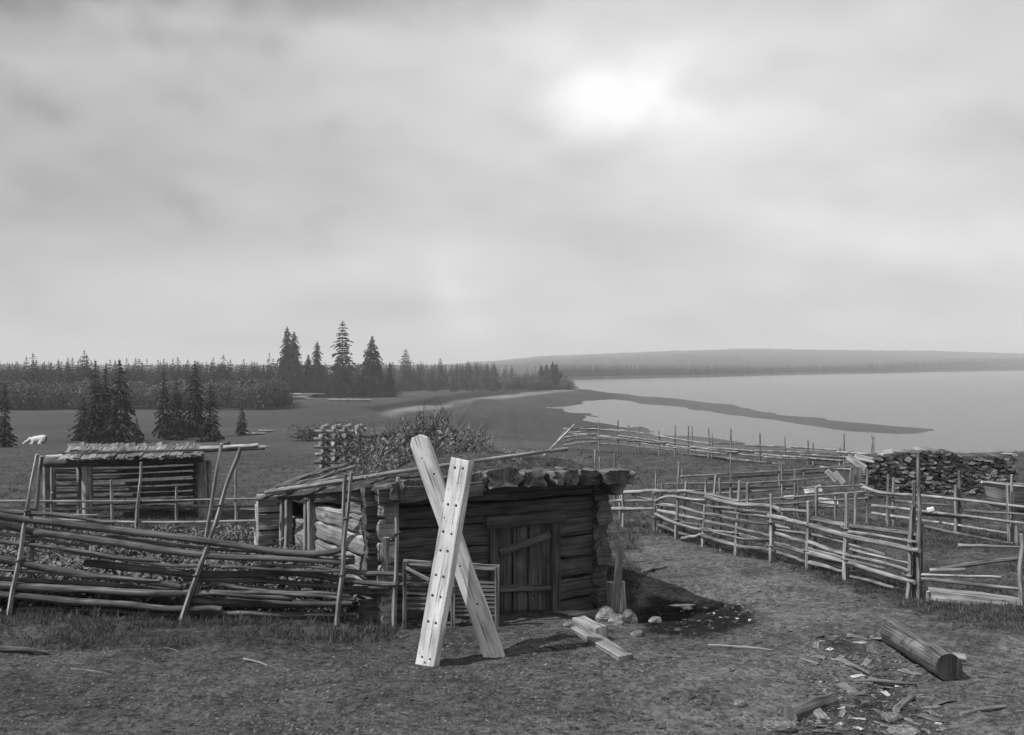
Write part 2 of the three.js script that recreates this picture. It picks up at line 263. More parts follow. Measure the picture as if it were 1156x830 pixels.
// far shore: low wooded terrace and a long ridge behind it
const deg = Math.PI / 180;
const farShore = a => { const u = CU + F * Math.tan(a); const T = [[-400, 2300], [300, 1250], [560, 800], [645, 735], [800, 900], [1000, 1320], [1156, 2000], [1500, 2900], [2600, 3300]]; return lerpTable(T, u); };
{
  const A0 = -30 * deg, A1 = 62 * deg, N = 420, rows = [];
  const make = (prof, name, label, g0, jag) => {
    const pos = [], uv = [], col = [], idx = []; const K = prof(0).length;
    for (let i = 0; i <= N; i++) { const a = A0 + (A1 - A0) * i / N; prof(a).forEach(([d, y], k) => { const c = Math.cos(a), j = k && k < K - 1 ? jag * (fbm(i * 0.9, k * 3.1, 2, 3) - 0.5) : 0; pos.push(Math.tan(a) * d, y + j, -d); uv.push(i, k); const g = g0 * (0.7 + 0.6 * fbm(i * 0.5, k * 1.7, 8, 3)); col.push(g, g, g); }); }
    for (let i = 0; i < N; i++) for (let k = 0; k < K - 1; k++) { const a = i * K + k, b = a + K; idx.push(a, b, a + 1, b, b + 1, a + 1); }
    struct(name, label, 'hills', build(pos, uv, col, idx), mat(1));
  };
  const ridgeTop = a => { const u = CU + F * Math.tan(a); return lerpTable([[-600, 408], [300, 413], [480, 413], [520, 410], [570, 406.5], [610, 402], [680, 399.5], [760, 396], [850, 393.5], [950, 395], [1050, 396], [1156, 399], [1400, 398], [2600, 396]], u); };
  make(a => { const s = farShore(a); return [[s, LAKE - 1], [s + 4, LAKE + 1], [s + 90, LAKE + 3], [s + 400, LAKE + 10]]; }, 'far_shore_terrace', 'low wooded terrace along the far lake shore', 0.06, 1);
  make(a => { const s = farShore(a) + 250, r = Math.max(3000, s + 700), y = EYE + (CV - ridgeTop(a)) / F * r; return [0, 0.25, 0.5, 0.7, 0.85, 0.95, 1, 1.06, 1.3].map((t, k) => [mix(s, r, t), k < 7 ? mix(LAKE + 3, y, Math.pow(t, 0.9)) : y - (t - 1) * 60]); }, 'hills', 'long low wooded ridge across the lake, pale with haze', 0.05, 5);
}

// ───────────────────────── instancing helper for what nobody could count ─────────────────────────
function scatter(name, label, category, geo, m, list, tone = [0.7, 1.3], seed = 5) {
  const R = rng(seed), im = new THREE.InstancedMesh(geo, m, list.length), q = new THREE.Quaternion(), E = new THREE.Euler(), c = new THREE.Color(), X = new THREE.Matrix4();
  list.forEach(([p, s, tilt = 0.15, sy = 1], i) => { E.set((R() - 0.5) * 2 * tilt, R() * 6.283, (R() - 0.5) * 2 * tilt); q.setFromEuler(E); X.compose(p, q, V(s, s * sy, s)); im.setMatrixAt(i, X); const g = mix(tone[0], tone[1], R()); im.setColorAt(i, c.setRGB(g, g, g)); });
  im.name = numbered(name); im.userData = { label, category, kind: 'stuff' }; scene.add(im); return im;
}
function tuftGeo(seed, n, h, spread, w) {
  const R = rng(seed), pos = [], uv = [], col = [], idx = [];
  for (let i = 0; i < n; i++) {
    const a = R() * 6.283, r = R() * spread, x = Math.cos(a) * r, z = Math.sin(a) * r, lean = (0.15 + R() * 0.7) * h, b = R() * 6.283, hh = h * (0.5 + 0.6 * R()), px = Math.cos(b + 1.57) * w, pz = Math.sin(b + 1.57) * w, o = pos.length / 3;
    pos.push(x - px, -0.02, z - pz, x + px, -0.02, z + pz, x + Math.cos(b) * lean * 0.4 - px * 0.7, hh * 0.6, z + Math.sin(b) * lean * 0.4 - pz * 0.7, x + Math.cos(b) * lean * 0.4 + px * 0.7, hh * 0.6, z + Math.sin(b) * lean * 0.4 + pz * 0.7, x + Math.cos(b) * lean, hh * (0.85 + 0.2 * R()), z + Math.sin(b) * lean);
    const g = 0.7 + 0.6 * R(); for (let k = 0; k < 5; k++) { uv.push(0, 0); col.push(g, g, g); } idx.push(o, o + 1, o + 2, o + 1, o + 3, o + 2, o + 2, o + 3, o + 4);
  }
  return build(pos, uv, col, idx);
}
function leafGeo(seed, n, h, spread, size, { up = 0.4, wide = 0.3 } = {}) {
  const R = rng(seed), pos = [], uv = [], col = [], idx = [];
  for (let i = 0; i < n; i++) {
    const a = R() * 6.283, r = Math.sqrt(R()) * spread, y = h * (0.1 + 0.9 * R()) * (1 - 0.4 * (r / spread) ** 2), x = Math.cos(a) * r, z = Math.sin(a) * r, b = R() * 6.283, s = size * (0.6 + 0.7 * R()), pit = (R() - 0.35) * 1.2 * up;
    const dx = Math.cos(b), dz = Math.sin(b), px = -dz * s * wide, pz = dx * s * wide, o = pos.length / 3, l = s, dy = Math.sin(pit) * s;
    pos.push(x, y, z, x + dx * l * 0.5 + px, y + dy * 0.5 + s * 0.1, z + dz * l * 0.5 + pz, x + dx * l * 0.5 - px, y + dy * 0.5 + s * 0.1, z + dz * l * 0.5 - pz, x + dx * l, y + dy - s * 0.1, z + dz * l, x + dx * l * 0.5, y + dy * 0.5, z + dz * l * 0.5);
    const g = 0.65 + 0.7 * R(); for (let k = 0; k < 5; k++) { uv.push(0, 0); col.push(g, g, g); } idx.push(o, o + 1, o + 4, o + 1, o + 3, o + 4, o, o + 4, o + 2, o + 4, o + 3, o + 2);
  }
  return build(pos, uv, col, idx);
}

// ───────────────────────── conifers ─────────────────────────
function coniferGeo(seed, { h = 10, rad = 2, tiers = 24, per = 7, droop = 0.35, open = 0, blunt = 0.8, from = 0.06, twigs = 3 } = {}) {
  const R = rng(seed), pos = [], uv = [], col = [], idx = [];
  const tri = (a, b, c, g) => { const o = pos.length / 3; pos.push(...a, ...b, ...c); for (let k = 0; k < 3; k++) { uv.push(0, 0); col.push(g, g, g); } idx.push(o, o + 1, o + 2); };
  for (let t = 0; t < tiers; t++) {
    const f = from + (1 - from) * (t + R() * 0.6) / tiers, y = f * h, r0 = rad * Math.pow(1 - f, blunt) * (0.55 + 0.75 * R()) + 0.05 * rad, n = Math.max(3, Math.round(per * (0.55 + 0.6 * (1 - f))));
    const ph = R() * 6.28;
    for (let b = 0; b < n; b++) {
      if (R() < open) continue;
      const a = ph + (b + (R() - 0.5) * 0.7) / n * 6.283, r = r0 * (0.6 + 0.55 * R()), ca = Math.cos(a), sa = Math.sin(a), dr = droop * r * (0.5 + R()), lift = 0.10 * r, g = 0.6 + 0.8 * R();
      const P = s => [ca * r * s, y + lift * Math.sin(s * 3) - dr * s * s, sa * r * s], w = 0.11 * r + 0.03 * rad, sx = -sa * w, sz = ca * w;
      const p0 = P(0.02), p1 = P(0.5), p2 = P(1);
      const l1 = [p1[0] + sx, p1[1] - 0.06 * rad, p1[2] + sz], q1 = [p1[0] - sx, p1[1] - 0.06 * rad, p1[2] - sz];
      tri(p0, l1, p1, g); tri(p0, p1, q1, g); tri(p1, l1, p2, g); tri(p1, p2, q1, g);
      for (let k = 0; k < twigs; k++) { const s = 0.25 + 0.75 * R(), c = P(s), e = (R() - 0.5) * 2 * w * (1.2 - s), L = (0.12 + 0.14 * R()) * rad * (1.2 - f), x = c[0] - sa * e, z = c[2] + ca * e; tri([c[0] - ca * 0.12 * r, c[1], c[2] - sa * 0.12 * r], [c[0] + ca * 0.12 * r, c[1], c[2] + sa * 0.12 * r], [x + ca * 0.1 * r, c[1] - L, z + sa * 0.1 * r], g * 0.9); }
    }
  }
  for (let k = 0; k < 5; k++) { const a = k * 1.257; tri([Math.cos(a) * 0.05 * rad, h * 0.93, Math.sin(a) * 0.05 * rad], [Math.cos(a + 1.2) * 0.05 * rad, h * 0.93, Math.sin(a + 1.2) * 0.05 * rad], [0, h * 1.02, 0], 0.9); }
  return build(pos, uv, col, idx);
}
function trunkGeo(h, r, seed) { return limb([[0, -0.3, 0], [0.01 * h, h * 0.5, 0], [0, h * 0.96, 0]], r, r * 0.15, { rad: 6, seg: 5, seed, endTone: 1 }); }
const KINDS = {
  young: [1, 2, 3, 4].map(s => ({ crown: coniferGeo(100 + s, { h: 1, rad: 0.13 + 0.02 * s, tiers: 34, per: 13, droop: 0.4, blunt: 0.7, open: 0.28, from: 0.04, twigs: 7 }), trunk: trunkGeo(1, 0.016, s) })),
  tall: [1, 2, 3].map(s => ({ crown: coniferGeo(200 + s, { h: 1, rad: 0.17 + 0.012 * s, tiers: 52, per: 13, droop: 0.5, blunt: 0.6, from: 0.03, open: 0.08, twigs: 6 }), trunk: trunkGeo(1, 0.012, s + 10) })),
  sparse: [1, 2].map(s => ({ crown: coniferGeo(300 + s, { h: 1, rad: 0.16, tiers: 40, per: 15, droop: 0.25, blunt: 0.5, open: 0.1, from: 0.03, twigs: 6 }), trunk: trunkGeo(1, 0.013, s + 20) })),
  spire: [1, 2, 3, 4].map(s => ({ crown: coniferGeo(400 + s, { h: 1, rad: 0.13 + 0.02 * s, tiers: 24, per: 9, droop: 0.4, blunt: 0.65, open: 0.1, from: 0.05, twigs: 3 }), trunk: trunkGeo(1, 0.012, s + 30) })),
};
const NTH = ['leftmost', 'second', 'third', 'fourth', 'fifth', 'sixth', 'seventh', 'eighth', 'ninth', 'tenth', 'eleventh', 'twelfth', 'thirteenth', 'fourteenth', 'fifteenth', 'sixteenth', 'seventeenth', 'eighteenth', 'nineteenth', 'twentieth', 'twenty-first', 'twenty-second', 'twenty-third'];
const nth = (k, rest) => k ? `${NTH[k]} from the left of ${rest}` : `leftmost of ${rest}`;
let treeTurn = 0;
function conifer(kind, i, u, vTop, d, label, group, m = M.needle, wide = 1) {
  const p = foot(u, d), h = EYE - (vTop - CV) / F * d - p.y, K = KINDS[kind][i % KINDS[kind].length];
  const t = thing('conifer_tree', label, 'tree', [p.x, p.y - 0.05, p.z], group); t.scale.set(h * wide, h, h * wide); t.rotation.y = treeTurn += 1.7;
  const tr = new THREE.Mesh(K.trunk, M.bark); tr.name = 'trunk'; const cr = new THREE.Mesh(K.crown, m); cr.name = 'crown'; t.add(tr, cr); return t;
}
// young spruces in the meadow
[[5, 432, 80, 1.15, 'dark spruce cut by the left edge of the photo, above the leaning poles'], [108, 406, 89, 1, 'tallest slim spruce at the left of the left meadow clump'], [119, 414, 91, 0.9, 'spruce squeezed between two taller ones in the left meadow clump'], [135, 405, 88, 1.05, 'broad pointed spruce at the right of the left meadow clump'], [154, 470, 87, 1.5, 'knee of a small bushy spruce right of the left meadow clump'],
 [185, 418, 95, 0.9, 'leftmost slim spruce of the right meadow clump'], [199, 427, 93, 1, 'second spruce from left in the right meadow clump'], [220, 406, 98, 0.9, 'tallest slender spruce of the right meadow clump'], [238, 432, 84, 1.45, 'broad bushy spruce above the end of the shed roof'], [273, 454, 101, 1.2, 'small lone spruce to the right of the meadow clumps'], [94, 446, 92, 1.4, 'low bushy spruce at the left foot of the left meadow clump']]
  .forEach(([u, v, d, w, l], i) => conifer('young', i, u, v, d, l.replace('knee of a small', 'small'), 'young spruces in the meadow', M.needle, w));
// the tall group in the middle distance
[[324, 368, 'tall', 312, 1, 'tall dark spruce at the left of the skyline group'], [332, 374, 'tall', 309, 1, 'tall spruce hard against the leftmost one of the skyline group'], [348, 400, 'tall', 316, 1.2, 'shorter dark spruce in the gap left of the middle of the skyline group'], [358, 385, 'tall', 310, 1.05, 'pointed spruce standing left of the tallest open-branched one'], [387, 362, 'sparse', 308, 1.15, 'tallest spruce of the skyline with open separate branches'], [420, 379, 'tall', 306, 1.25, 'dense dark blunt-topped spruce at the right of the skyline group'], [440, 408, 'tall', 309, 0.9, 'short narrow spruce just right of the dense blunt-topped one'],
 [341, 418, 'young', 305, 1.3, 'low bushy spruce at the foot of the left pair of the skyline group'], [368, 414, 'young', 303, 1.2, 'low spruce filling the gap left of the tallest open-branched one'], [403, 411, 'young', 304, 1.3, 'low spruce filling the gap right of the tallest open-branched one'], [376, 424, 'young', 302, 1.6, 'squat spruce under the tallest open-branched one'], [432, 424, 'young', 304, 1.4, 'squat spruce under the short narrow one'], [304, 398, 'spire', 330, 1, 'thin lone spire left of the skyline group']]
  .forEach(([u, v, k, d, w, l], i) => conifer(k, i, u, v, d, l, 'tall spruces in the middle distance', M.needle, w));
// behind the bank: paler trees running out to the point
const PALE = [[458, 394, 400, 1.5, 'loose pale larch first right of the tall spruce group'], [475, 407, 405, 1.4, 'second pale tree right of the tall spruce group'], [497, 404, 410, 1.1, 'pale pointed tree standing above its neighbours behind the bank'], [503, 411, 412, 1.1, null], [488, 414, 408, 1.4, null], [515, 418, 420, 1.5, null], [467, 416, 402, 1.6, null], [448, 420, 398, 1.7, null]];
PALE.forEach(([u, v, d, w, l], i) => conifer(i % 2 ? 'spire' : 'sparse', i, u, v, d, l || nth([7, 6, 4, 3, 5].indexOf(i), 'the five low pale trees behind the bank'), 'pale trees behind the bank', M.needlePale, w));
{
  const R = rng(77);
  for (let i = 0; i < 44; i++) { const u = 512 + i * 2.55 + R() * 2, v = 413 + R() * 8 + (u > 560 && u < 580 ? -2 : 0) - (u > 610 ? 3 : 0); conifer('spire', i, u, v, 425 + R() * 30, 'small conifer in the row behind the bank on the way to the point', 'conifer row along the bank', i % 3 ? M.needle : M.needlePale, 1.3); }
  [[611, 413], [617, 411], [624, 408], [628, 410], [633, 418], [638, 424], [642, 432]].forEach(([u, v], i) => conifer('tall', i, u, v, 435 + (i % 3) * 6, nth(i, 'the seven dark conifers on the tip of the point'), 'conifers on the tip of the point', M.needle, 1.3));
  // forest edge beyond the meadow on the left
  const spires = [[18, 410], [37, 401], [66, 408], [95, 397], [98, 402], [120, 412], [160, 411], [178, 408], [195, 407], [212, 408], [252, 403], [275, 407], [284, 412], [290, 411], [5, 413], [28, 413], [50, 410], [58, 411], [76, 410], [88, 409], [103, 410], [130, 409], [145, 412]].sort((p, q) => p[0] - q[0]);
  for (let i = 0; i < 60; i++) spires.push([-30 + i * 5.8 + R() * 5, 402 + R() * 13]);
  spires.forEach(([u, v], i) => conifer('spire', i, u, v - (i < 23 ? 2.5 : 0), 225 + R() * 45, i < 23 ? nth(i, 'the high spires on the left forest skyline') : 'low spire among the forest edge on the left skyline', i < 23 ? 'high spires of the forest edge' : 'low spires of the forest edge', M.needle, 1.2));
  const clump = leafGeo(31, 420, 1, 0.42, 0.085, { up: 1.4 });
  const L1 = []; for (let i = 0; i < 620; i++) { const u = -60 + R() * 380, d = 195 + R() * 60, p = foot(u, d), tall = (421 + 12 * R() + 8 * noise(u * 0.05, 3)), h = Math.max(1.5, (EYE - (tall - CV) / F * d - p.y) * 0.98); L1.push([p, h, 0.1, 1]); }
  scatter('deciduous_wood', 'mass of leafy trees below the spires of the left forest edge', 'wood', clump, M.leaf, L1, [0.3, 0.85], 8);
  const L2 = []; for (let i = 0; i < 260; i++) { const u = 440 + R() * 205, d = 425 + R() * 35, p = foot(u, d); L2.push([p, 2.2 + 4 * R(), 0.1, 1]); }
  scatter('bank_scrub', 'scrub and low trees under the row of conifers along the bank', 'scrub', clump, M.leaf, L2, [0.6, 1.1], 9);
  const L3 = []; for (let i = 0; i < 150; i++) { const u = 312 + R() * 136, d = 303 + R() * 22, p = foot(u, d); L3.push([p, 3 + 3.5 * R(), 0.1, 1]); }
  scatter('thicket', 'dark thicket under the tall spruces in the middle distance', 'thicket', clump, M.needle, L3, [0.8, 1.4], 10);
  const L5 = []; for (let i = 0; i < 1500; i++) { const u = -160 + R() * 720, d = (u > 300 ? 380 : 265) + R() * 330, p = foot(u, d), h = Math.max(4, EYE - (409 + 9 * R() - 5 * (noise(u * 0.06, 2) - 0.5) - CV) / F * d - p.y); L5.push([p, h, 0.03, 1]); }
  scatter('back_forest', 'dense conifer forest behind the edge trees on the left', 'forest', KINDS.spire[1].crown, M.needle, L5, [0.8, 1.5], 19);
  const spire = coniferGeo(900, { h: 1, rad: 0.22, tiers: 9, per: 5, twigs: 1 }), L4 = [];
  for (let i = 0; i < 7000; i++) { const a = (2 + R() * 42) * deg, s = farShore(a), d = s + 5 + R() * 140; L4.push([V(Math.tan(a) * d, LAKE + 1.5, -d), 5 + 4 * R() + 13 * step(1000, 2000, s), 0.02, 1]); }
  scatter('far_forest', 'dark forest strip along the far lake shore', 'forest', spire, M.needle, L4, [0.7, 1.3], 11);
}
// a dark bush in the meadow
{
  const p = foot(350, 92), b = thing('willow_bush', 'dark low bush in the meadow above the log crib', 'bush', [p.x, p.y, p.z]);
  const gs = [], R = rng(5); for (let i = 0; i < 7; i++) { const g = leafGeo(60 + i, 150, 1.0 + 0.5 * R(), 0.75, 0.22, { up: 1.2 }); g.translate(p.x + (i - 3) * 0.42, p.y, p.z + (R() - 0.5)); gs.push(g); }
  part(b, 'foliage', merge(gs), M.needlePale);
  part(b, 'stem', merge([-0.6, 0, 0.5].map(x => limb([p.clone().add(V(x * 0.3, -0.1, 0)), p.clone().add(V(x, 0.9, 0.1))], 0.05, 0.02))), M.bark);
}

// ───────────────────────── the log cellar hut ─────────────────────────
const C0 = V(-1.56, 0, -13.2), S = V(0.899, 0, -0.439).normalize(), T = V(-0.439, 0, -0.899).normalize(), NF = T.clone().negate(), NL = S.clone().negate();
const HW = 2.96, HD = 4.95, drop = s => 0.62 - 0.42 * s / HW;
const hp = (s, y, t) => C0.clone().addScaledVector(S, s).addScaledVector(T, t).setY(y);
{
  const hut = thing('log_cellar', 'low log cellar hut with a sod roof and a plank door behind the crossed planks', 'hut', [C0.x + 1.2, -0.3, C0.z - 0.6]);
  const R = rng(44), add = (n, g, m) => part(hut, n, g, m);
  const base = -0.34, lh = 0.272;
  const floor = s => base - 0.02;
  // front wall: left bay, right bay, and full-length timbers above the door
  for (let k = 0; k < 7; k++) {
    const y = base + lh * (k + 0.5), lift = (R() - 0.5) * 0.03, tn = 0.8 + 0.4 * R();
    const opt = sd => ({ face: NF, corner: 0.28, rough: 0.03, tone: tn, seed: 500 + k * 2 + sd, endCut: 0.05 });
    if (k < 5) {
      add('wall_log', timber(hp(-0.16 - 0.1 * R(), y, 0), hp(1.38, y + lift, 0), lh - 0.02, 0.2, opt(0)), M.logDark);
      add('wall_log', timber(hp(2.34, y + 0.02, 0), hp(HW + 0.08 + 0.06 * R(), y + 0.05 + lift, 0), lh - 0.03, 0.2, opt(1)), M.logDark);
    } else add('wall_log', timber(hp(-0.2 - 0.1 * R(), y, 0), hp(HW + 0.1, y + lift, 0), lh - 0.02, 0.2, opt(0)), M.logDark);
  }
  // side and back walls
  for (let k = 0; k < 7; k++) {
    const y = base + lh * (k + 0.08), tn = 0.85 + 0.4 * R();
    const yb = k < 6 ? y - 0.02 : y - 0.25;
    if (k > 0) {
      const a = -0.14 - 0.16 * R();
      add('wall_log', timber(hp(0, y, a), hp(0, k === 6 ? y - 0.13 : yb - 0.02 * k, HD * (k === 6 ? 0.26 : k === 5 ? 0.55 : 0.62) - 0.1 * R()), lh - 0.02, 0.2, { face: NL, corner: 0.5, rough: 0.022, tone: tn, seed: 540 + k, endCut: 0.08, endTone: 1.7 }), M.logGrey);
      if (k < 5) add('wall_log', timber(hp(0.05, yb - 0.04 * k, HD * 0.62), hp(0.03, yb - 0.06 * k, HD + 0.22 * R()), lh - 0.02, 0.2, { face: NL, corner: 0.4, rough: 0.03, tone: tn * 0.9, seed: 560 + k, endCut: 0.06, endTone: 1.6 }), M.logGrey);
      add('wall_log', timber(hp(HW, y, -0.12 - 0.14 * R()), hp(HW, yb, HD), lh - 0.02, 0.2, { face: S, corner: 0.5, rough: 0.02, tone: tn, seed: 580 + k, endCut: 0.06 }), M.logDark);
      if (k < 5) add('wall_log', timber(hp(-0.35 - 0.1 * R(), yb - 0.05 * k + 0.1, HD), hp(HW + 0.1, yb, HD), lh - 0.02, 0.2, { face: T, corner: 0.5, tone: tn, seed: 600 + k, endTone: 1.8 }), M.logGrey);
    }
  }
  // squared block stack at the far left corner: cut log ends facing out
  for (let k = 0; k < 3; k++) add('corner_block', timber(hp(-0.42, 0.28 + k * 0.27, HD - 0.25), hp(0.1, 0.28 + k * 0.27, HD - 0.32), 0.25, 0.34, { face: NF, corner: 0.15, rough: 0.03, tone: 1 + 0.2 * R(), seed: 620 + k }), M.logGrey);
  for (const [t, w] of [[2.62, 0.12], [2.82, 0.09], [3.9, 0.14], [4.2, 0.1]]) add('wall_post', timber(hp(-0.14, 0.05, t), hp(-0.13, 1.44 - 0.125 * t, t), w, 0.1, { face: NL, tone: 1.1, seed: 640 + t * 10 }), M.logGrey);
  // dark earth core so that no daylight shows between the timbers
  // jambs, lintel, sill, threshold
  add('door_jamb', timber(hp(1.42, base, -0.05), hp(1.42, 1.05, -0.05), 0.13, 0.22, { face: NF, seed: 660 }), M.logDark);
  add('door_jamb', timber(hp(2.29, base, -0.06), hp(2.29, 1.08, -0.06), 0.12, 0.24, { face: NF, seed: 661 }), M.logDark);
  add('lintel', timber(hp(1.30, 1.03, -0.1), hp(2.42, 1.06, -0.1), 0.16, 0.2, { face: NF, seed: 662 }), M.logDark);
  add('sill_log', timber(hp(1.25, -0.24, -0.28), hp(HW + 0.02, -0.27, -0.22), 0.2, 0.26, { face: NF, corner: 0.5, rough: 0.03, seed: 663, tone: 1.2 }), M.logGrey);
  add('threshold_board', timber(hp(1.3, -0.34, -0.55), hp(2.55, -0.35, -0.52), 0.09, 0.3, { face: NF, seed: 664, tone: 1.4 }), M.logGrey);
  // door: four boards, two battens
  const door = new THREE.Group(); door.name = 'door'; hut.add(door);
  for (let k = 0; k < 4; k++) { const s = 1.53 + k * 0.215 + 0.02 * R(); part(door, 'board', timber(hp(s + 0.05, -0.16, -0.08), hp(s + 0.05, 0.97, -0.08), 0.2, 0.04, { face: NF, corner: 0.3, rough: 0.008, tone: 0.9 + 0.5 * R(), seed: 670 + k }), M.logDark, hut); }
  part(door, 'batten', timber(hp(1.50, 0.64, -0.125), hp(2.22, 0.82, -0.125), 0.085, 0.045, { face: NF, seed: 680, tone: 1.2 }), M.logDark, hut);
  part(door, 'batten', timber(hp(1.50, 0.19, -0.125), hp(2.22, 0.15, -0.125), 0.075, 0.045, { face: NF, seed: 681, tone: 1.2 }), M.logDark, hut);
  for (let k = 0; k < 4; k++) { const g = paint(new THREE.SphereGeometry(0.014, 8, 6), 1), p = hp(2.0 + k * 0.055, 0.06 + 0.01 * k, -0.105); g.translate(p.x, p.y, p.z); part(door, 'rivet', g, M.iron, hut); }
  // roof: thick half logs running from the eave to the back, wider ones hewn flat
  let s = -0.16, k = 0;
  while (s < HW - 0.16) {
    const w = [0.2, 0.34, 0.42, 0.3, 0.46, 0.36, 0.28][k % 7], over = -0.52 - 0.16 * R() - (k % 3 === 0 ? 0.08 : 0), yy = 1.56 + 0.05 * Math.sin(s / HW * 3.1) + 0.03 * (R() - 0.5);
    add('roof_log', timber(hp(s + w / 2, yy, over), hp(s + w / 2, yy - drop(s) * 1.02, HD + 0.12), w - 0.025, 0.17 + 0.05 * R(), { face: V(0, 1, 0), corner: 0.45, rough: 0.035, tone: 0.6 + 0.5 * R(), seed: 700 + k, endCut: 0.12, endTone: 1.0 }), M.roofWood); s += w; k++;
  }
  add('roof_edge_log', timber(hp(HW + 0.06, 1.44, -0.5), hp(HW + 0.06, 1.24, HD + 0.1), 0.17, 0.22, { face: V(0.5, 1, 0), corner: 0.6, seed: 730, endTone: 1 }), M.roofWood);
  add('eave_board', timber(hp(-0.28, 1.50, -0.66), hp(1.0, 1.53, -0.7), 0.17, 0.05, { face: NF, seed: 731, tone: 0.9 }), M.roofWood);
  // sod on the roof
  {
    const n = 44, m = 60, pos = [], uv = [], col = [], idx = [];
    for (let j = 0; j <= m; j++) for (let i = 0; i <= n; i++) {
      const a = i / n, b = j / m, ss = mix(-0.2, HW + 0.12, a), tt = mix(-0.58, HD + 0.25, b), edge = Math.min(a, 1 - a, b, 1 - b), e = step(0, 0.12, edge);
      const y = 1.56 + 0.05 * Math.sin(ss / HW * 3.1) - drop(ss) * clamp(tt / HD) + 0.02 + e * (0.11 + 0.16 * Math.sin(a * 3.14) * Math.sin(clamp(b * 1.2) * 3.14)) + 0.09 * (fbm(ss * 3, tt * 3, 4, 4) - 0.4) * e + (edge === 0 ? -0.06 : 0);
      const p = hp(ss + 0.06 * (noise(tt * 4, 1) - 0.5), y, tt + 0.1 * (noise(ss * 5, 8) - 0.5)); pos.push(p.x, p.y, p.z); uv.push(ss, tt); const g = 0.08 * (0.5 + fbm(ss * 2.5, tt * 2.5, 9, 4)); col.push(g, g, g);
    }
    for (let j = 0; j < m; j++) for (let i = 0; i < n; i++) { const q = j * (n + 1) + i; idx.push(q, q + 1, q + n + 1, q + 1, q + n + 2, q + n + 1); }
    const sod = add('sod', build(pos, uv, col, idx), M.soil);
  }
  // broken pieces of the right corner
  add('corner_post', timber(hp(3.05, -0.29, -0.42), hp(3.03, 0.2, -0.40), 0.2, 0.17, { face: NF, seed: 740, tone: 1.5 }), M.logGrey);
  for (let k = 0; k < 5; k++) add('log_end', timber(hp(HW, 0.38 + k * 0.25, -0.12 - 0.14 * R()), hp(HW + 0.02, 0.38 + k * 0.25, 0.3), 0.22, 0.22, { face: V(0, 1, 0), corner: 0.9, seed: 750 + k, endTone: 1.2 }), M.logDark);
}
{
  // split board leaning at the right corner, foundation stones, boards and blocks before the door
  const p = foot(694, 13.75); single('split_board', 'pale broken board leaning upright against the hut right corner', 'board', timber(p.clone().setY(p.y - 0.04), at(700, 622, 13.95), 0.085, 0.03, { face: V(-0.4, 0.5, 0.8), seed: 760, tone: 1.0 }), M.fenceWood, [p.x, p.y, p.z]);
  const stone = (u, d, r, sy, seed, label, sx = 1) => { const q = foot(u, d), g = new THREE.IcosahedronGeometry(r, 3), a = g.attributes.position, b = V(); for (let i = 0; i < a.count; i++) { b.fromBufferAttribute(a, i); const k = 0.78 + 0.5 * noise(b.x / r * 1.3 + seed * 7, b.y / r * 1.3, b.z / r * 1.3 + 5); a.setXYZ(i, b.x * k * sx, b.y * k * sy, b.z * k); } g.computeVertexNormals(); paint(g, 0.8 + 0.4 * hash(seed, 1, 1)); g.translate(q.x, q.y + r * sy * 0.4, q.z); return single('stone', label, 'stone', g, M.stone, [q.x, q.y, q.z], label.includes('pebble') ? { group: 'pebbles on the earth' } : {}); };
  globalThis.stoneAt = stone;
  stone(709, 13.75, 0.13, 0.9, 3, 'rounded foundation stone right of the hut corner post'); stone(683, 13.65, 0.12, 1.1, 4, 'pointed foundation stone left of the hut corner post'); stone(697, 13.55, 0.10, 0.8, 5, 'small pale foundation stone in front of the hut corner post');
  const b1 = hit(653, 716), b2 = hit(707, 746); single('fallen_board', 'hewn board lying slantwise on the earth before the hut corner', 'board', timber(b1.clone().setY(b1.y + 0.07), b2.clone().setY(b2.y + 0.02), 0.17, 0.07, { face: V(0, 1, 0.2), seed: 770, tone: 0.8 }), M.fenceWood, [b1.x, b1.y, b1.z]);
  const c1 = hit(654, 711), c2 = hit(680, 724); single('wood_block', 'short squared block at the end of the hut threshold', 'block', timber(c1.clone().setY(c1.y + 0.09), c2.clone().setY(c2.y + 0.08), 0.15, 0.13, { face: V(0, 1, 0.2), seed: 771, tone: 1.0 }), M.fenceWood, [c1.x, c1.y, c1.z]);
}
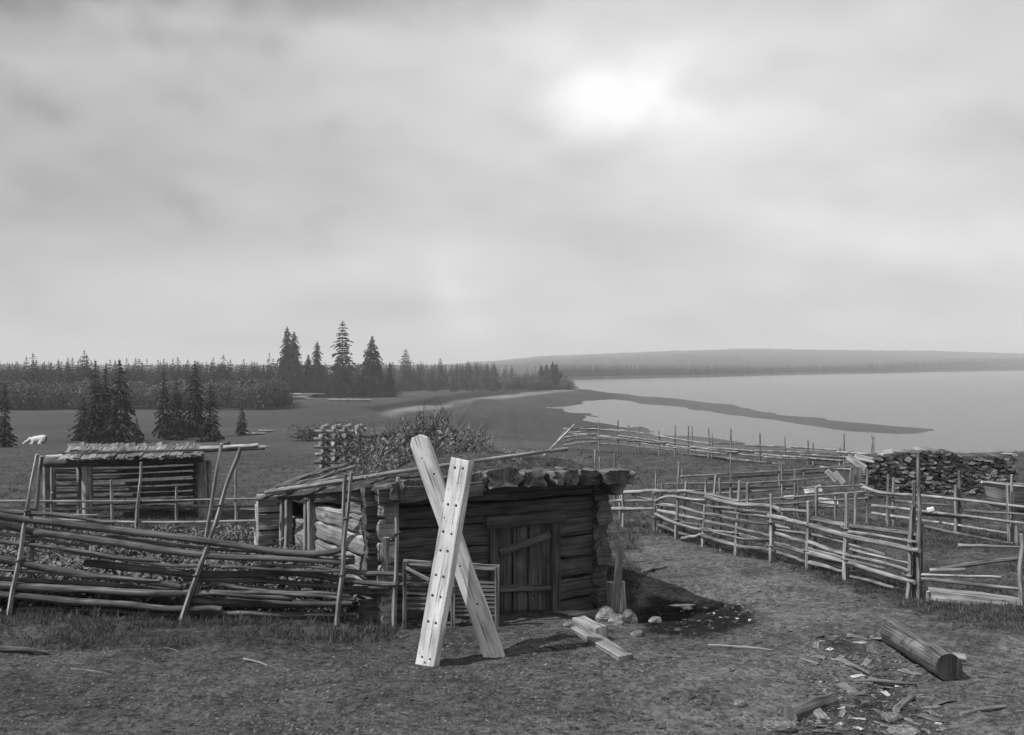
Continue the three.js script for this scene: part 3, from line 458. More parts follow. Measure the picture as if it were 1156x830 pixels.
// plants on the sod roof
const roofY = (s, t) => 1.62 + 0.05 * Math.sin(s / HW * 3.1) - drop(s) * clamp(t / HD) + 0.12 * Math.sin(clamp((s + 0.26) / (HW + 0.6)) * 3.14);
{
  const R = rng(91), L = [], Lf = [];
  for (let i = 0; i < 5200; i++) { const s = -0.2 + R() * (HW + 0.5), t = -0.35 + R() * (HD + 0.5), q = hp(s, 0, t), uu = CU + F * q.x / -q.z, lush = step(385, 425, uu) * step(570, 530, uu) * step(0.3, 1.4, t); if (R() > 0.25 + 0.4 * lush) continue; L.push([hp(s, roofY(s, t) + 0.02, t), (0.12 + 0.5 * R() * R()) * (0.6 + 3.0 * lush * R()), 0.4]); if (R() < 0.22 * lush + 0.05) Lf.push([hp(s, roofY(s, t), t), 0.6 + 1.0 * R() * lush, 0.4]); }
  scatter('roof_weeds', 'small leafy weeds among the grass of the sod roof', 'weeds', leafGeo(78, 30, 0.3, 0.12, 0.05, { up: 1.5, wide: 0.2 }), M.roofLeaf, Lf, [0.5, 1.5], 18);
  scatter('roof_grass', 'rank grass growing on the sod roof of the hut', 'grass', tuftGeo(12, 9, 0.5, 0.12, 0.004), M.grass, L, [0.7, 2.4], 12);
  const weed = (s, t, h, w, n, label, seed, size = 0.06) => {
    const y = roofY(s, t), b = hp(s, y - 0.05, t), o = thing('weed_plant', label, 'plant', [b.x, b.y, b.z]), r2 = rng(seed), st = [], lv = [];
    for (let k = 0; k < n; k++) { const a = r2() * 6.28, rr = Math.sqrt(r2()) * w, hh = h * (0.45 + 0.65 * r2()), top = b.clone().add(V(Math.cos(a) * rr, hh, Math.sin(a) * rr)), root = b.clone().add(V(Math.cos(a) * rr * 0.4, -0.02, Math.sin(a) * rr * 0.4)); st.push(limb([root, root.clone().lerp(top, 0.5).add(V(0.03 * (r2() - 0.5), 0, 0)), top], 0.008, 0.004, { rad: 4, seg: 4, seed: seed + k })); const g = leafGeo(seed * 31 + k, 70, hh * 0.78, 0.075, size * 1.2, { up: 2.2, wide: 0.11 }); g.translate(mix(root.x, top.x, 0.75), root.y + hh * 0.28, mix(root.z, top.z, 0.75)); lv.push(g); }
    part(o, 'stem', merge(st), M.grass); part(o, 'leaves', merge(lv), M.roofLeaf);
  };
  weed(1.25, 2.0, 0.82, 0.42, 26, 'tall leafy weed clump on the roof behind the top of the leaning plank', 21); weed(1.75, 2.6, 0.72, 0.3, 14, 'leafy weed clump on the roof right of the tallest one', 22);
  weed(0.5, 1.8, 0.45, 0.4, 12, 'low leafy weeds on the left half of the sod roof', 23); weed(0.75, 3.2, 0.75, 0.35, 14, 'weed clump at the back of the sod roof above the laid poles', 24); weed(0.3, 0.6, 0.24, 0.3, 9, 'small weeds at the front left edge of the sod roof', 25, 0.06);
  weed(2.45, 3.4, 0.5, 0.12, 3, 'thin lone weed stalks toward the right of the sod roof', 26, 0.05);
  // poles lying on the roof
  const rp = (name, label, a, b, r, m, tone, mid) => { const g = limb([a, mid || a.clone().lerp(b, 0.5), b], r, r * 0.7, { crook: mid ? 0.02 : 0.05, tone }); return single(name, label, 'pole', g, m, [a.x, a.y, a.z]); };
  rp('roof_pole', 'longest pole laid across the sod roof behind the crossed planks', at(300, 556, 14.6), at(641, 507, 13.7), 0.034, M.pole, 1.3, at(430, 536, 13.1));
  [[303, 557, 17.0, 402, 527, 14.6, 'upper of the dark poles laid along the left roof edge'], [312, 551, 17.4, 396, 523, 15.2, 'topmost dark pole laid along the left roof edge'], [290, 563, 16.8, 398, 535, 14.0, 'lowest pole laid along the left roof edge'], [322, 546, 17.3, 372, 530, 15.6, 'shortest dark pole on the left roof edge']].forEach(([u, v, d, u2, v2, d2, l], i) => rp('roof_pole', l, at(u, v, d), at(u2, v2, d2), 0.035, M.rail, 1.2));
}

// ───────────────────────── crossed planks ─────────────────────────
{
  const foot1 = foot(480.5, 11.05), foot2 = foot(560, 11.35);
  const X = thing('crossed_planks', 'two pale drilled planks crossed in an X in front of the hut', 'planks', [foot1.x, foot1.y, foot1.z]);
  function plank(A, B, w, th, face, holes, seed, top, label) {
    const dir = B.clone().sub(A), L = dir.length(); dir.normalize();
    const Z = face.clone().addScaledVector(dir, -face.dot(dir)).normalize(), Xa = V().crossVectors(dir, Z).normalize();
    const R = rng(seed), sh = new THREE.Shape(), n = 14, wv = (s, k) => 0.006 * (noise(s * 5, seed + k) - 0.5) * 2;
    sh.moveTo(-w / 2, 0); sh.lineTo(w / 2, 0); for (let i = 1; i < n; i++) sh.lineTo(w / 2 + wv(i / n, 0), i / n * L);
    if (top) { sh.lineTo(w / 2 * 0.95, L - 0.05); sh.lineTo(w * 0.2, L); sh.lineTo(-w * 0.3, L - 0.005); sh.lineTo(-w / 2, L - 0.07); } else { sh.lineTo(w / 2, L - 0.012); sh.lineTo(-w / 2, L); }
    for (let i = n - 1; i > 0; i--) sh.lineTo(-w / 2 + wv(i / n, 4), i / n * L);
    for (const [hx, hy, r] of holes) { const h = new THREE.Path(); h.absarc(hx * w, hy * L, r, 0, Math.PI * 2, true); sh.holes.push(h); }
    const g = new THREE.ExtrudeGeometry(sh, { depth: th - 0.012, bevelEnabled: true, bevelThickness: 0.006, bevelSize: 0.006, bevelOffset: -0.006, bevelSegments: 2, curveSegments: 7 });
    g.translate(0, 0, -th / 2); const a = g.attributes.position, uv = g.attributes.uv, c = [];
    for (let i = 0; i < a.count; i++) { const x = a.getX(i), y = a.getY(i), z = a.getZ(i); uv.setXY(i, x + z + seed * 0.37, y * 1.0 + seed); const t = 0.72 + 0.5 * fbm(x * 9 + seed, y * 2.2, 3, 3) - 0.12 * (noise(y * 9, x * 22 + seed) > 0.78 ? 1 : 0); c.push(t, t, t); }
    g.setAttribute('color', new THREE.Float32BufferAttribute(c, 3));
    g.applyMatrix4(new THREE.Matrix4().makeBasis(Xa, dir, Z)); g.translate(A.x, A.y, A.z);
    const o = part(X, 'plank', g, M.paleWood); o.userData.label = label; return o;
  }
  // rows of bolt holes, pairs across the board
  const rows = [0.965, 0.775, 0.77, 0.63, 0.62, 0.535, 0.425, 0.33, 0.205, 0.075, 0.05], R = rng(6), holes = [];
  [[0.95, 1], [0.775, 1], [0.645, 1], [0.56, 1], [0.445, 1], [0.345, 1], [0.225, 1], [0.06, 1]].forEach(([y]) => { holes.push([-0.22 + 0.05 * (R() - 0.5), y + 0.008 * (R() - 0.5), 0.0125 + 0.003 * R()], [0.2 + 0.06 * (R() - 0.5), y + 0.012 * (R() - 0.5), 0.012 + 0.004 * R()]); }); holes.push([0.0, 0.04, 0.01], [0.1, 0.88, 0.006], [-0.3, 0.71, 0.006]);
  plank(foot1.clone().setY(foot1.y - 0.06), at(522, 518, 11.3), 0.225, 0.10, V(-0.5, 0.05, 0.87), holes, 3, false, 'front plank leaning right, square-cut top, rows of paired drill holes');
  plank(foot2.clone().setY(foot2.y - 0.06), at(471.5, 492, 11.62), 0.2, 0.11, V(-0.12, 0.1, 1), [[0.2, 0.82, 0.01], [0.25, 0.7, 0.011], [-0.1, 0.42, 0.01], [0.1, 0.25, 0.012], [-0.15, 0.9, 0.008]], 8, true, 'rear plank leaning left with a chamfered top');
}

// ───────────────────────── fences ─────────────────────────
// a vertical plane over a line in plan; points on it are given by image column and row
function fenceLine(uA, dA, uB, dB) {
  const A = [(uA - CU) / F * dA, dA], B = [(uB - CU) / F * dB, dB];
  const depth = u => { const k = (u - CU) / F, ex = B[0] - A[0], ey = B[1] - A[1], t = (k * A[1] - A[0]) / (ex - k * ey); return A[1] + ey * t; };
  return { depth, p: (u, v, off = 0) => at(u, v, depth(u) + off) };
}
function fence(label, line, posts, rails, { r = 0.042, pr = 0.036, m = M.fenceWood, pm = M.pole, rad = 6, group, crook = 0.02, bind = 0 } = {}) {
  const [u0] = posts[0], b = foot(u0, line.depth(u0)), o = thing('pole_fence', label, 'fence', [b.x, b.y, b.z], group), R = rng(nextSeed() + 900);
  for (const [u, vt, ub = u, off = 0, tone = 1] of posts) { const d = line.depth(ub) + off, bp = foot(ub, d); bp.y -= 0.12; const tp = at(u, vt, d + (off ? 0 : -0.02)); part(o, 'post', limb([bp, bp.clone().lerp(tp, 0.5), tp], pr * (0.9 + 0.3 * R()), pr * (0.6 + 0.2 * R()), { rad, crook: 0.03, tone: tone * (0.85 + 0.4 * R()), endTone: 1.6 }), pm);
    if (bind && off < 0) for (const t of [0.35, 0.68]) { const c = bp.clone().lerp(tp, t + 0.1 * (R() - 0.5)), g = paint(new THREE.TorusGeometry(pr * 1.6, 0.011, 5, 10), 0.8); g.rotateX(Math.PI / 2 + 0.3 * (R() - 0.5)); g.scale(0.8, 1, 2.1); g.translate(c.x, c.y, c.z - 0.05); part(o, 'withy_binding', g, m); }
  }
  rails.forEach((pts, i) => { const off = (i % 2 ? 0.045 : -0.045), q = pts.filter(p => p.length === 2).map(([u, v]) => line.p(u, v, off + 0.02 * (R() - 0.5))), k = pts.find(p => p.length === 1)?.[0] ?? 1; part(o, 'rail', limb(q, r * k * (0.9 + 0.25 * R()), r * k * (0.6 + 0.25 * R()), { rad, crook, tone: 0.65 + 0.8 * R(), endTone: 1.5 }), m); });
  return o;
}
// near left: long drooping rails between leaning poles
const L1 = fenceLine(0, 13.55, 440, 12.85);
fence('low rail fence of long dark rails between leaning poles at lower left', L1,
  [[42, 513, 8, -0.1, 1.2], [47, 515, 28, 0.12], [272, 504, 199, -0.1, 1.2], [250, 501, 215, 0.14], [397, 533, 379, -0.1, 1.2], [390, 535, 383, 0.14], [449, 539, 444, -0.08, 1.2]],
  [[[1.25], [-60, 574], [0, 583], [120, 596], [246, 612], [324, 622], [362, 623], [392, 618]], [[1.2], [-60, 588], [0, 594], [48, 603]], [[1.4], [40, 601], [130, 613], [240, 627], [310, 630], [400, 634]], [[1.2], [96, 636], [160, 642], [240, 648], [339, 649], [400, 657]], [[1.1], [-40, 624], [17, 634], [110, 651], [204, 663]], [[1.1], [207, 652], [300, 657], [398, 663], [440, 664]],
   [[1.3], [-50, 656], [10, 662], [120, 668], [240, 671], [330, 676]], [[1.35], [205, 678], [290, 683], [398, 682]], [[1.2], [-30, 668], [40, 676], [140, 684], [250, 689]], [[1.1], [206, 690], [300, 694], [402, 695]], [[0.8], [-40, 606], [30, 616], [110, 626], [180, 634]], [[0.9], [390, 645], [440, 650], [510, 652]], [[0.8], [385, 655], [450, 660], [512, 664]], [[0.8], [380, 668], [440, 672]], [[0.7], [-40, 640], [60, 648], [180, 656]], [[0.9], [240, 659], [320, 668], [396, 673]], [[0.8], [-30, 577], [60, 580], [130, 590]], [[0.8], [120, 606], [220, 617], [330, 626], [400, 629]], [[0.7], [60, 621], [160, 634], [260, 641], [384, 645]], [[0.8], [-40, 650], [70, 657], [200, 668]], [[0.7], [220, 668], [320, 671], [400, 677]], [[0.7], [20, 687], [110, 690], [200, 696]], [[0.6], [250, 640], [340, 640], [396, 647]], [[0.7], [-50, 600], [30, 607], [100, 617]]],
  { r: 0.04, pr: 0.032, m: M.rail, crook: 0.045, bind: 1 });
// second fence behind the weeds, left
const L2 = fenceLine(-20, 24.5, 305, 22.5);
fence('thin weathered fence in front of the thatched shed', L2, [[58, 556], [125, 542, 127], [159, 522, 153, -0.1, 1.2], [199, 550], [266, 530], [300, 556]],
  [[[-30, 566], [120, 566], [240, 564], [310, 563]], [[-20, 573], [90, 575], [180, 570], [308, 577]], [[10, 580], [110, 582]], [[150, 574], [308, 571]], [[60, 587], [200, 590], [300, 588]]], { r: 0.03, pr: 0.036, m: M.fenceWood });
// right: the near fence of the yard
const LA = fenceLine(739, 20.3, 1035, 14.15);
fence('sinuous pole fence running from the path to the near corner post at right', LA,
  [[740.4, 528, 738.4, -0.06], [767, 522, 762.6, -0.06, 1.1], [797.4, 540, 792.7, -0.06, 1.1], [834.7, 543, 830, -0.06, 1.3], [870.4, 558, 870.7, -0.06, 1.2], [912.3, 566, 911.3, -0.06, 1.1], [955.6, 557.6, 954, -0.06, 1.3], [1030, 571, 1024, -0.06], [1037.5, 511, 1037.5, 0.05, 0.8], [747.8, 545, 746, 0.12], [775, 544, 771, 0.12], [812.5, 540, 814, 0.12], [808, 537, 805, 0.14], [844, 546, 842, 0.12], [966.6, 557.6, 964, 0.12], [921.3, 550, 919, 0.12], [1032, 544, 1033, 0.12]],
  [[[1], [739, 554], [766, 555], [797, 557.5], [835, 566]], [[1.1], [767, 562], [794, 570], [806, 574], [833, 579], [871, 584]], [[1.2], [797, 561], [813, 565], [835, 569.5], [873, 573], [880, 576]], [[1], [870, 575], [914, 578.5]], [[1.1], [868, 583], [912, 592]], [[1.15], [915, 585.5], [956, 593], [1010, 601], [1038, 604.5]], [[0.9], [740, 566], [752, 561], [780, 564], [796, 565]],
   [[1], [741, 569], [766, 573], [797, 581]], [[1], [797, 580], [830, 587], [873, 592]], [[1], [868, 591], [892, 597]], [[1.1], [915, 594], [956, 605], [1010, 616], [1038, 622]], [[1], [741, 576], [794, 587]], [[1], [797, 589], [831, 596], [873, 606]], [[0.9], [870, 601], [889, 606], [914, 615]], [[1], [913, 612], [956, 627], [990, 634], [1027, 645]], [[0.9], [918, 603], [956, 613], [1000, 627]],
   [[1], [740, 581], [763, 591], [794, 598.5], [832, 602]], [[1.1], [828, 602], [873, 614], [912, 625], [956, 637]], [[1.2], [913, 624], [954, 635], [1010, 652], [1033, 658]], [[0.9], [742, 593], [763, 600], [779, 605]], [[1.1], [793, 605], [831, 616], [873, 622]], [[1], [871, 622], [912, 635]], [[1], [913, 635], [954, 646]], [[0.8], [957, 650], [1010, 664]], [[0.9], [770, 608], [795, 604]], [[0.8], [868, 613], [893, 617]], [[0.7], [798, 572], [834, 575], [872, 580]], [[0.7], [871, 597], [913, 604], [958, 611]], [[0.7], [913, 619], [956, 631], [1000, 642]], [[0.6], [742, 587], [795, 593]], [[0.7], [797, 597], [833, 607], [872, 610]], [[0.7], [913, 630], [956, 642], [1000, 656]], [[0.6], [957, 600], [1034, 612]], [[0.6], [955, 619], [1030, 637]]],
  { r: 0.036, pr: 0.033, bind: 1, crook: 0.025 });
// panel right of the corner post
const LB = fenceLine(1040, 14.2, 1156, 13.85);
fence('sparse fence panel with a wide bottom board at the right edge', LB, [[1041, 590, 1041], [1048, 668, 1048, -0.1], [1153, 603, 1153, -0.05, 1.2]], [[[0.9], [1050, 644], [1090, 643]], [[1], [1062, 642.5], [1152, 630], [1200, 624]], [[1], [1040, 654], [1090, 659], [1152, 665], [1200, 669]], [[0.7], [1082, 616], [1152, 618]], [[0.7], [1040, 649], [1130, 652]]], { r: 0.03, pr: 0.036 });
{ const a = LB.p(1048, 672, -0.08), b = LB.p(1152, 684, -0.08), o = scene.getObjectByName('pole_fence_003'); part(o, 'bottom_board', timber(a, b, 0.2, 0.04, { face: V(0, 0.3, 1), seed: 790 }), M.fenceWood); }
// short run from the near fence back to the hut
const LF = fenceLine(690, 21.5, 741, 20.4);
fence('short fence run between the hut and the sinuous fence', LF, [[742, 548], [703, 552]], [[[690, 557], [741, 554]], [[690, 566], [741, 565]], [[690, 575], [741, 574]], [[714, 558], [736, 565]]], { r: 0.04 });
// middle fence across the yard and its return to the right
const LC = fenceLine(750, 25.5, 979, 22.4);
fence('thin fence crossing the middle of the yard to the corner below the woodpile', LC, [[825, 523, 824], [883, 522, 883], [897.5, 531, 897], [901.5, 544, 901], [845, 544, 844], [979, 530, 979], [923, 551, 922], [944, 556, 943]], [[[752, 546], [800, 546], [880, 543.5], [937, 539]], [[800, 558], [870, 553], [979, 548]], [[826, 567], [900, 561], [979, 555]], [[760, 554], [830, 552], [900, 548]], [[850, 572], [920, 566], [985, 562]], [[830, 577], [910, 573], [985, 570]]], { r: 0.028, pr: 0.03 });
const LG = fenceLine(760, 33, 980, 30);
fence('far thin rails between the yard and the outer fence', LG, [[770, 530], [880, 521], [975, 518], [908, 528]], [[[768, 538], [880, 532], [979, 525]], [[800, 541], [935, 533]]], { r: 0.035, pr: 0.035 });
const LD = fenceLine(978, 22.3, 1156, 18.9);
fence('fence returning from the yard corner to the right edge below the woodpile', LD, [[1003, 536, 1003], [1009, 540, 1009, 0.1], [1079, 548, 1079], [1083, 532, 1083, 0.1], [1137.5, 547, 1140], [1142.6, 536, 1143, 0.1], [1148, 592, 1148]],
  [[[975, 550], [990, 555.5], [1051, 561], [1110, 567], [1156, 572], [1200, 577]], [[978, 558], [1029, 567], [1080, 571]], [[985, 571], [1029, 576], [1090, 583], [1156, 591], [1200, 596]], [[985, 579.5], [1045, 588], [1142, 603]], [[1030, 592], [1080, 602], [1145, 614]], [[1040, 580], [1100, 586]], [[1090, 576], [1160, 582]]], { r: 0.032, pr: 0.034 });
// outer fence along the shore slope
const LE = fenceLine(630, 60, 990, 40);
{
  const R = rng(321), top = u => lerpTable([[620, 482], [640, 483], [675, 482.5], [729, 489], [800, 500], [885, 504], [985, 511]], u), bot = u => lerpTable([[620, 504], [640, 501.5], [675, 502], [725, 506], [761, 511.5], [820, 517.5], [880, 525], [985, 531]], u);
  const posts = [[638, 487], [676, 475], [697.5, 475], [710, 480], [722, 481], [744, 487], [762, 480], [777, 481], [781, 481], [800, 484], [804, 490], [825, 484], [858, 489], [886, 493], [912, 497], [918, 500], [948, 504], [953, 490], [984, 491], [986, 493]].map(([u, v]) => [u, v, u, 0, 0.9]);
  const rails = []; for (let i = 0; i < 34; i++) { const u0 = 636 + i * 10.3, u1 = u0 + 42 + R() * 30, f = [0.05, 0.35, 0.65, 0.95, 0.5][i % 5] + 0.1 * (R() - 0.5), f2 = f + 0.2 * (R() - 0.5); const q = (u, k) => [Math.min(u, 990), mix(top(u), bot(u), k)]; rails.push([[0.9], q(u0, f), q((u0 + u1) / 2, (f + f2) / 2), q(u1, f2)]); }
  for (let i = 0; i < 5; i++) rails.push([[0.9], [637, 484 + i * 4.4 + 1], [655, 483 + i * 4.2], [674, 481 + i * 4.4]]);
  fence('outer fence along the shore slope in the distance', LE, posts, rails, { r: 0.055, pr: 0.04, rad: 5 });
  const a = at(614, 504, 57), b = at(649, 479, 57); single('leaning_pole', 'white peeled pole leaning at the left end of the outer fence', 'pole', limb([a.clone().setY(ground(a.x, a.z) - 0.05), b], 0.06, 0.045, { tone: 2 }), M.fenceWood, [a.x, a.y, a.z]);
  const a2 = at(618, 503, 57.4), b2 = at(640, 484, 57.6); single('leaning_pole', 'shorter grey pole leaning beside the white peeled one at the outer fence', 'pole', limb([a2.clone().setY(ground(a2.x, a2.z) - 0.05), b2], 0.05, 0.04, { tone: 1.4 }), M.fenceWood, [a2.x, a2.y, a2.z]);
}
// stray stakes behind the hut
[[672, 508, 24], [677, 516, 24], [694, 512, 25], [700, 525, 23]].forEach(([u, v, d], i) => { const b = foot(u, d); single('stake', ['tallest thin stake behind the roof corner of the hut', 'short stake beside the tallest one behind the roof corner', 'thin stake right of the hut roof corner', 'rightmost short stake just off the hut roof corner'][i], 'stake', limb([b.clone().setY(b.y - 0.1), at(u, v, d)], 0.025, 0.02, { rad: 5 }), M.pole, [b.x, b.y, b.z]); });

// ───────────────────────── slatted rack before the hut wall ─────────────────────────
{
  const d = 12.75, b = foot(508, d), o = thing('slatted_rack', 'lath rack with a pale top rail standing behind the crossed planks', 'rack', [b.x, b.y, b.z]), R = rng(17), f = V(0.2, 0, 1);
  part(o, 'top_rail', timber(at(455, 635, d), at(564, 641, d), 0.06, 0.05, { face: f, tone: 1.0, seed: 800 }), M.fenceWood);
  for (const [u, v] of [[457, 634], [511, 640], [561, 640]]) { const p = foot(u, d - 0.03); part(o, 'leg', timber(p.setY(p.y - 0.08), at(u, v, d - 0.03), 0.04, 0.04, { face: f, tone: 0.75, seed: 801 + u }), M.fenceWood); }
  for (let k = 0; k < 9; k++) { part(o, 'slat', timber(at(509, 657 + k * 4.7, d), at(564, 657 + k * 4.6 + 1, d), 0.024, 0.02, { face: f, tone: 0.7 + 0.5 * R(), seed: 820 + k, rough: 0.004 }), M.fenceWood); }
  for (let k = 0; k < 7; k++) part(o, 'slat', timber(at(456, 651 + k * 6 + R() * 2, d + 0.02), at(511, 655 + k * 5.6, d + 0.02), 0.028, 0.02, { face: f, tone: 0.7 + 0.3 * R(), seed: 840 + k, rough: 0.004 }), M.fenceWood);
  part(o, 'brace', timber(at(458, 641, d - 0.05), at(484, 655, d - 0.05), 0.035, 0.03, { face: f, tone: 1.5, seed: 860 }), M.fenceWood);
}
{ const b = foot(433, 13.0); single('short_stake', 'short pale stake standing against the hut left corner', 'stake', timber(b.clone().setY(0.15), at(436, 607, 12.95), 0.07, 0.05, { face: V(0, 0, 1), tone: 1.3, seed: 870 }), M.fenceWood, [b.x, b.y, b.z]); }

// ───────────────────────── shed with a thatched roof, far left ─────────────────────────
{
  const d = 27, b = foot(150, d), o = thing('thatched_shed', 'low open shed with a bark-thatched flat roof at left', 'shed', [b.x, b.y, b.z]), R = rng(63), gy = b.y;
  const P = (u, v, dd = d) => at(u, v, dd);
  for (let k = 0; k < 9; k++) part(o, 'wall_log', limb([P(52, 525 + k * 7.2 + R() * 2, 29.3), P(140, 524 + k * 7.0 + R() * 2, 29.2), P(222, 521 + k * 7.2, 29)], 0.075, 0.06, { rad: 6, tone: 0.8 + 0.4 * R(), crook: 0.04 }), M.rail);
  for (let k = 0; k < 7; k++) part(o, 'wall_log', limb([P(224, 522 + k * 8.6, 27.2), P(221, 522 + k * 8, 29.4)], 0.1, 0.09, { rad: 6, tone: 0.8 + 0.4 * R(), endTone: 1.2 }), M.logDark);
  for (const [u, w, dd, t] of [[53, 0.1, 27.2, 1], [91, 0.1, 27.1, 0.9], [99, 0.14, 26.9, 1.5], [60, 0.09, 28.5, 1], [229, 0.11, 27, 1.0], [236, 0.08, 27.4, 0.8]]) { const p = foot(u, dd); part(o, 'post', limb([p.setY(p.y - 0.15), P(u - 1, 520, dd)], w, w * 0.85, { rad: 7, tone: t }), M.fenceWood); }
  part(o, 'beam', limb([P(50, 523, 26.8), P(230, 517, 26.8)], 0.11, 0.09, { tone: 1 }), M.rail);
  part(o, 'beam', limb([P(52, 517, 29.2), P(300, 505, 29)], 0.08, 0.06, { tone: 1.4 }), M.fenceWood);
  part(o, 'beam', limb([P(226, 507, 27), P(292, 503, 26.5)], 0.06, 0.05, { tone: 1.4 }), M.fenceWood);
  { const A = P(70, 514, 26.7), B = P(228, 510, 26.7), dz = 2.7, deck = timber(A.clone().add(V(0, 0.02, -dz / 2)), B.clone().add(V(0, 0.02, -dz / 2)), dz, 0.07, { face: V(0, 1, 0), seed: 881, tone: 0.8 }); part(o, 'roof_deck', deck, M.logDark); }
  for (let k = 0; k < 34; k++) { const u = 72 + k * 4.65 + R(), a = P(u + (R() - 0.5) * 3, 506 - k * 0.03 + R() * 2, 26.9), e = P(u - 2 + (R() - 0.5) * 5, 517 + R() * 3 - k * 0.1, 26.35); part(o, 'thatch_strip', timber(a.add(V(0, 0, -0.5)), e, 0.13 + 0.05 * R(), 0.035, { face: V(0, 0.8, 0.6), tone: 0.6 + 0.9 * R(), seed: 890 + k, seg: 4, rough: 0.015, endCut: 0.1 }), M.thatch); }
  for (let k = 0; k < 30; k++) { const u = 80 + k * 4.9 + R() * 3, a = P(u, 500.5 + R() * 2, 28.4), e = P(u + (R() - 0.5) * 6, 509 + R() * 2, 26.9); part(o, 'thatch_strip', timber(a, e, 0.16, 0.035, { face: V(0, 0.9, 0.4), tone: 0.5 + 0.8 * R(), seed: 930 + k, seg: 4, rough: 0.015, endCut: 0.1 }), M.thatch); }
}
// log crib in the meadow behind the hut
{
  const d = 45, b = foot(385, d), o = thing('log_crib', 'crib of short crosswise logs behind the weeds of the hut roof', 'crib', [b.x, b.y, b.z]), R = rng(71);
  for (let k = 0; k < 15; k++) { const y = b.y + 0.08 + k * 0.155; if (k % 2) for (const dz of [-0.7, 0.7]) part(o, 'crib_log', limb([V(b.x - 0.85 - 0.15 * R(), y, b.z + dz), V(b.x + 0.85 + 0.2 * R(), y, b.z + dz)], 0.08, 0.075, { rad: 6, tone: 0.8 + 0.6 * R() }), M.fenceWood); else for (const dx of [-0.7, -0.2, 0.25, 0.7]) part(o, 'crib_log', limb([V(b.x + dx, y, b.z - 0.9), V(b.x + dx + 0.05 * R(), y, b.z + 0.85 + 0.15 * R())], 0.085, 0.08, { rad: 6, tone: 0.8 + 0.6 * R(), endTone: 1.9 }), M.fenceWood); }
  const p1 = at(406, 494, 44); single('white_slat', 'white slanting slat leaning on the log crib', 'slat', timber(p1.clone().setY(ground(p1.x, p1.z)), at(401, 484, 44.2), 0.1, 0.04, { tone: 1.8 }), M.fenceWood, [p1.x, p1.y, p1.z]);
  const q = foot(430, 47); const r2 = thing('pole_heap', 'flat heap of dark poles beside the log crib', 'poles', [q.x, q.y, q.z]); for (let k = 0; k < 9; k++) part(r2, 'heap_pole', limb([V(q.x - 0.8 + R() * 0.4, q.y + 0.1 + 0.23 * k, q.z + (R() - 0.5)), V(q.x + 0.9 + R() * 0.5, q.y + 0.1 + 0.22 * k, q.z + (R() - 0.5))], 0.14, 0.1, { rad: 6 }), M.rail);
}
// pale timber stacked at the forest edge and stray logs in the meadow
{
  const b = foot(330, 272), o = thing('timber_stack', 'long stack of pale peeled logs at the far side of the meadow', 'logs', [b.x, b.y, b.z]), R = rng(81);
  for (let k = 0; k < 12; k++) { const x = b.x + (R() - 0.5) * 7, y = b.y + 0.25 + (k % 4) * 0.38, z = b.z + Math.floor(k / 4) * 0.45; part(o, 'log', limb([V(x - 2 - 3 * R(), y + 0.3 * R(), z), V(x + 3 + 1.5 * R(), y, z)], 0.2, 0.17, { rad: 6, seg: 3, tone: 0.6 + 0.9 * R() }), M.farWood); }
  [[288, 491, 0.9, 'pale stray log in the meadow right of the spruce clumps'], [284, 506, 1.2, 'pale stray log in the meadow beyond the shed poles'], [300, 488, 0.7, 'short pale log in the meadow near the lone small spruce'], [160, 461, 6, 'pale line of felled logs at the foot of the forest edge'], [285, 458, 4, 'pale felled logs left of the stacked timber'], [395, 453, 5, 'pale low fence rail before the tall spruces']].forEach(([u, v, w, l]) => { const p = hit(u, v), r = Math.max(0.1, -p.z * 0.0013); single('stray_log', l, 'log', limb([p.clone().add(V(-w, r * 0.8, 0.1)), p.clone().add(V(w, r * 0.8, -0.1))], r, r * 0.8, { rad: 6, tone: 0.9 }), M.farWood, [p.x, p.y, p.z]); });
}

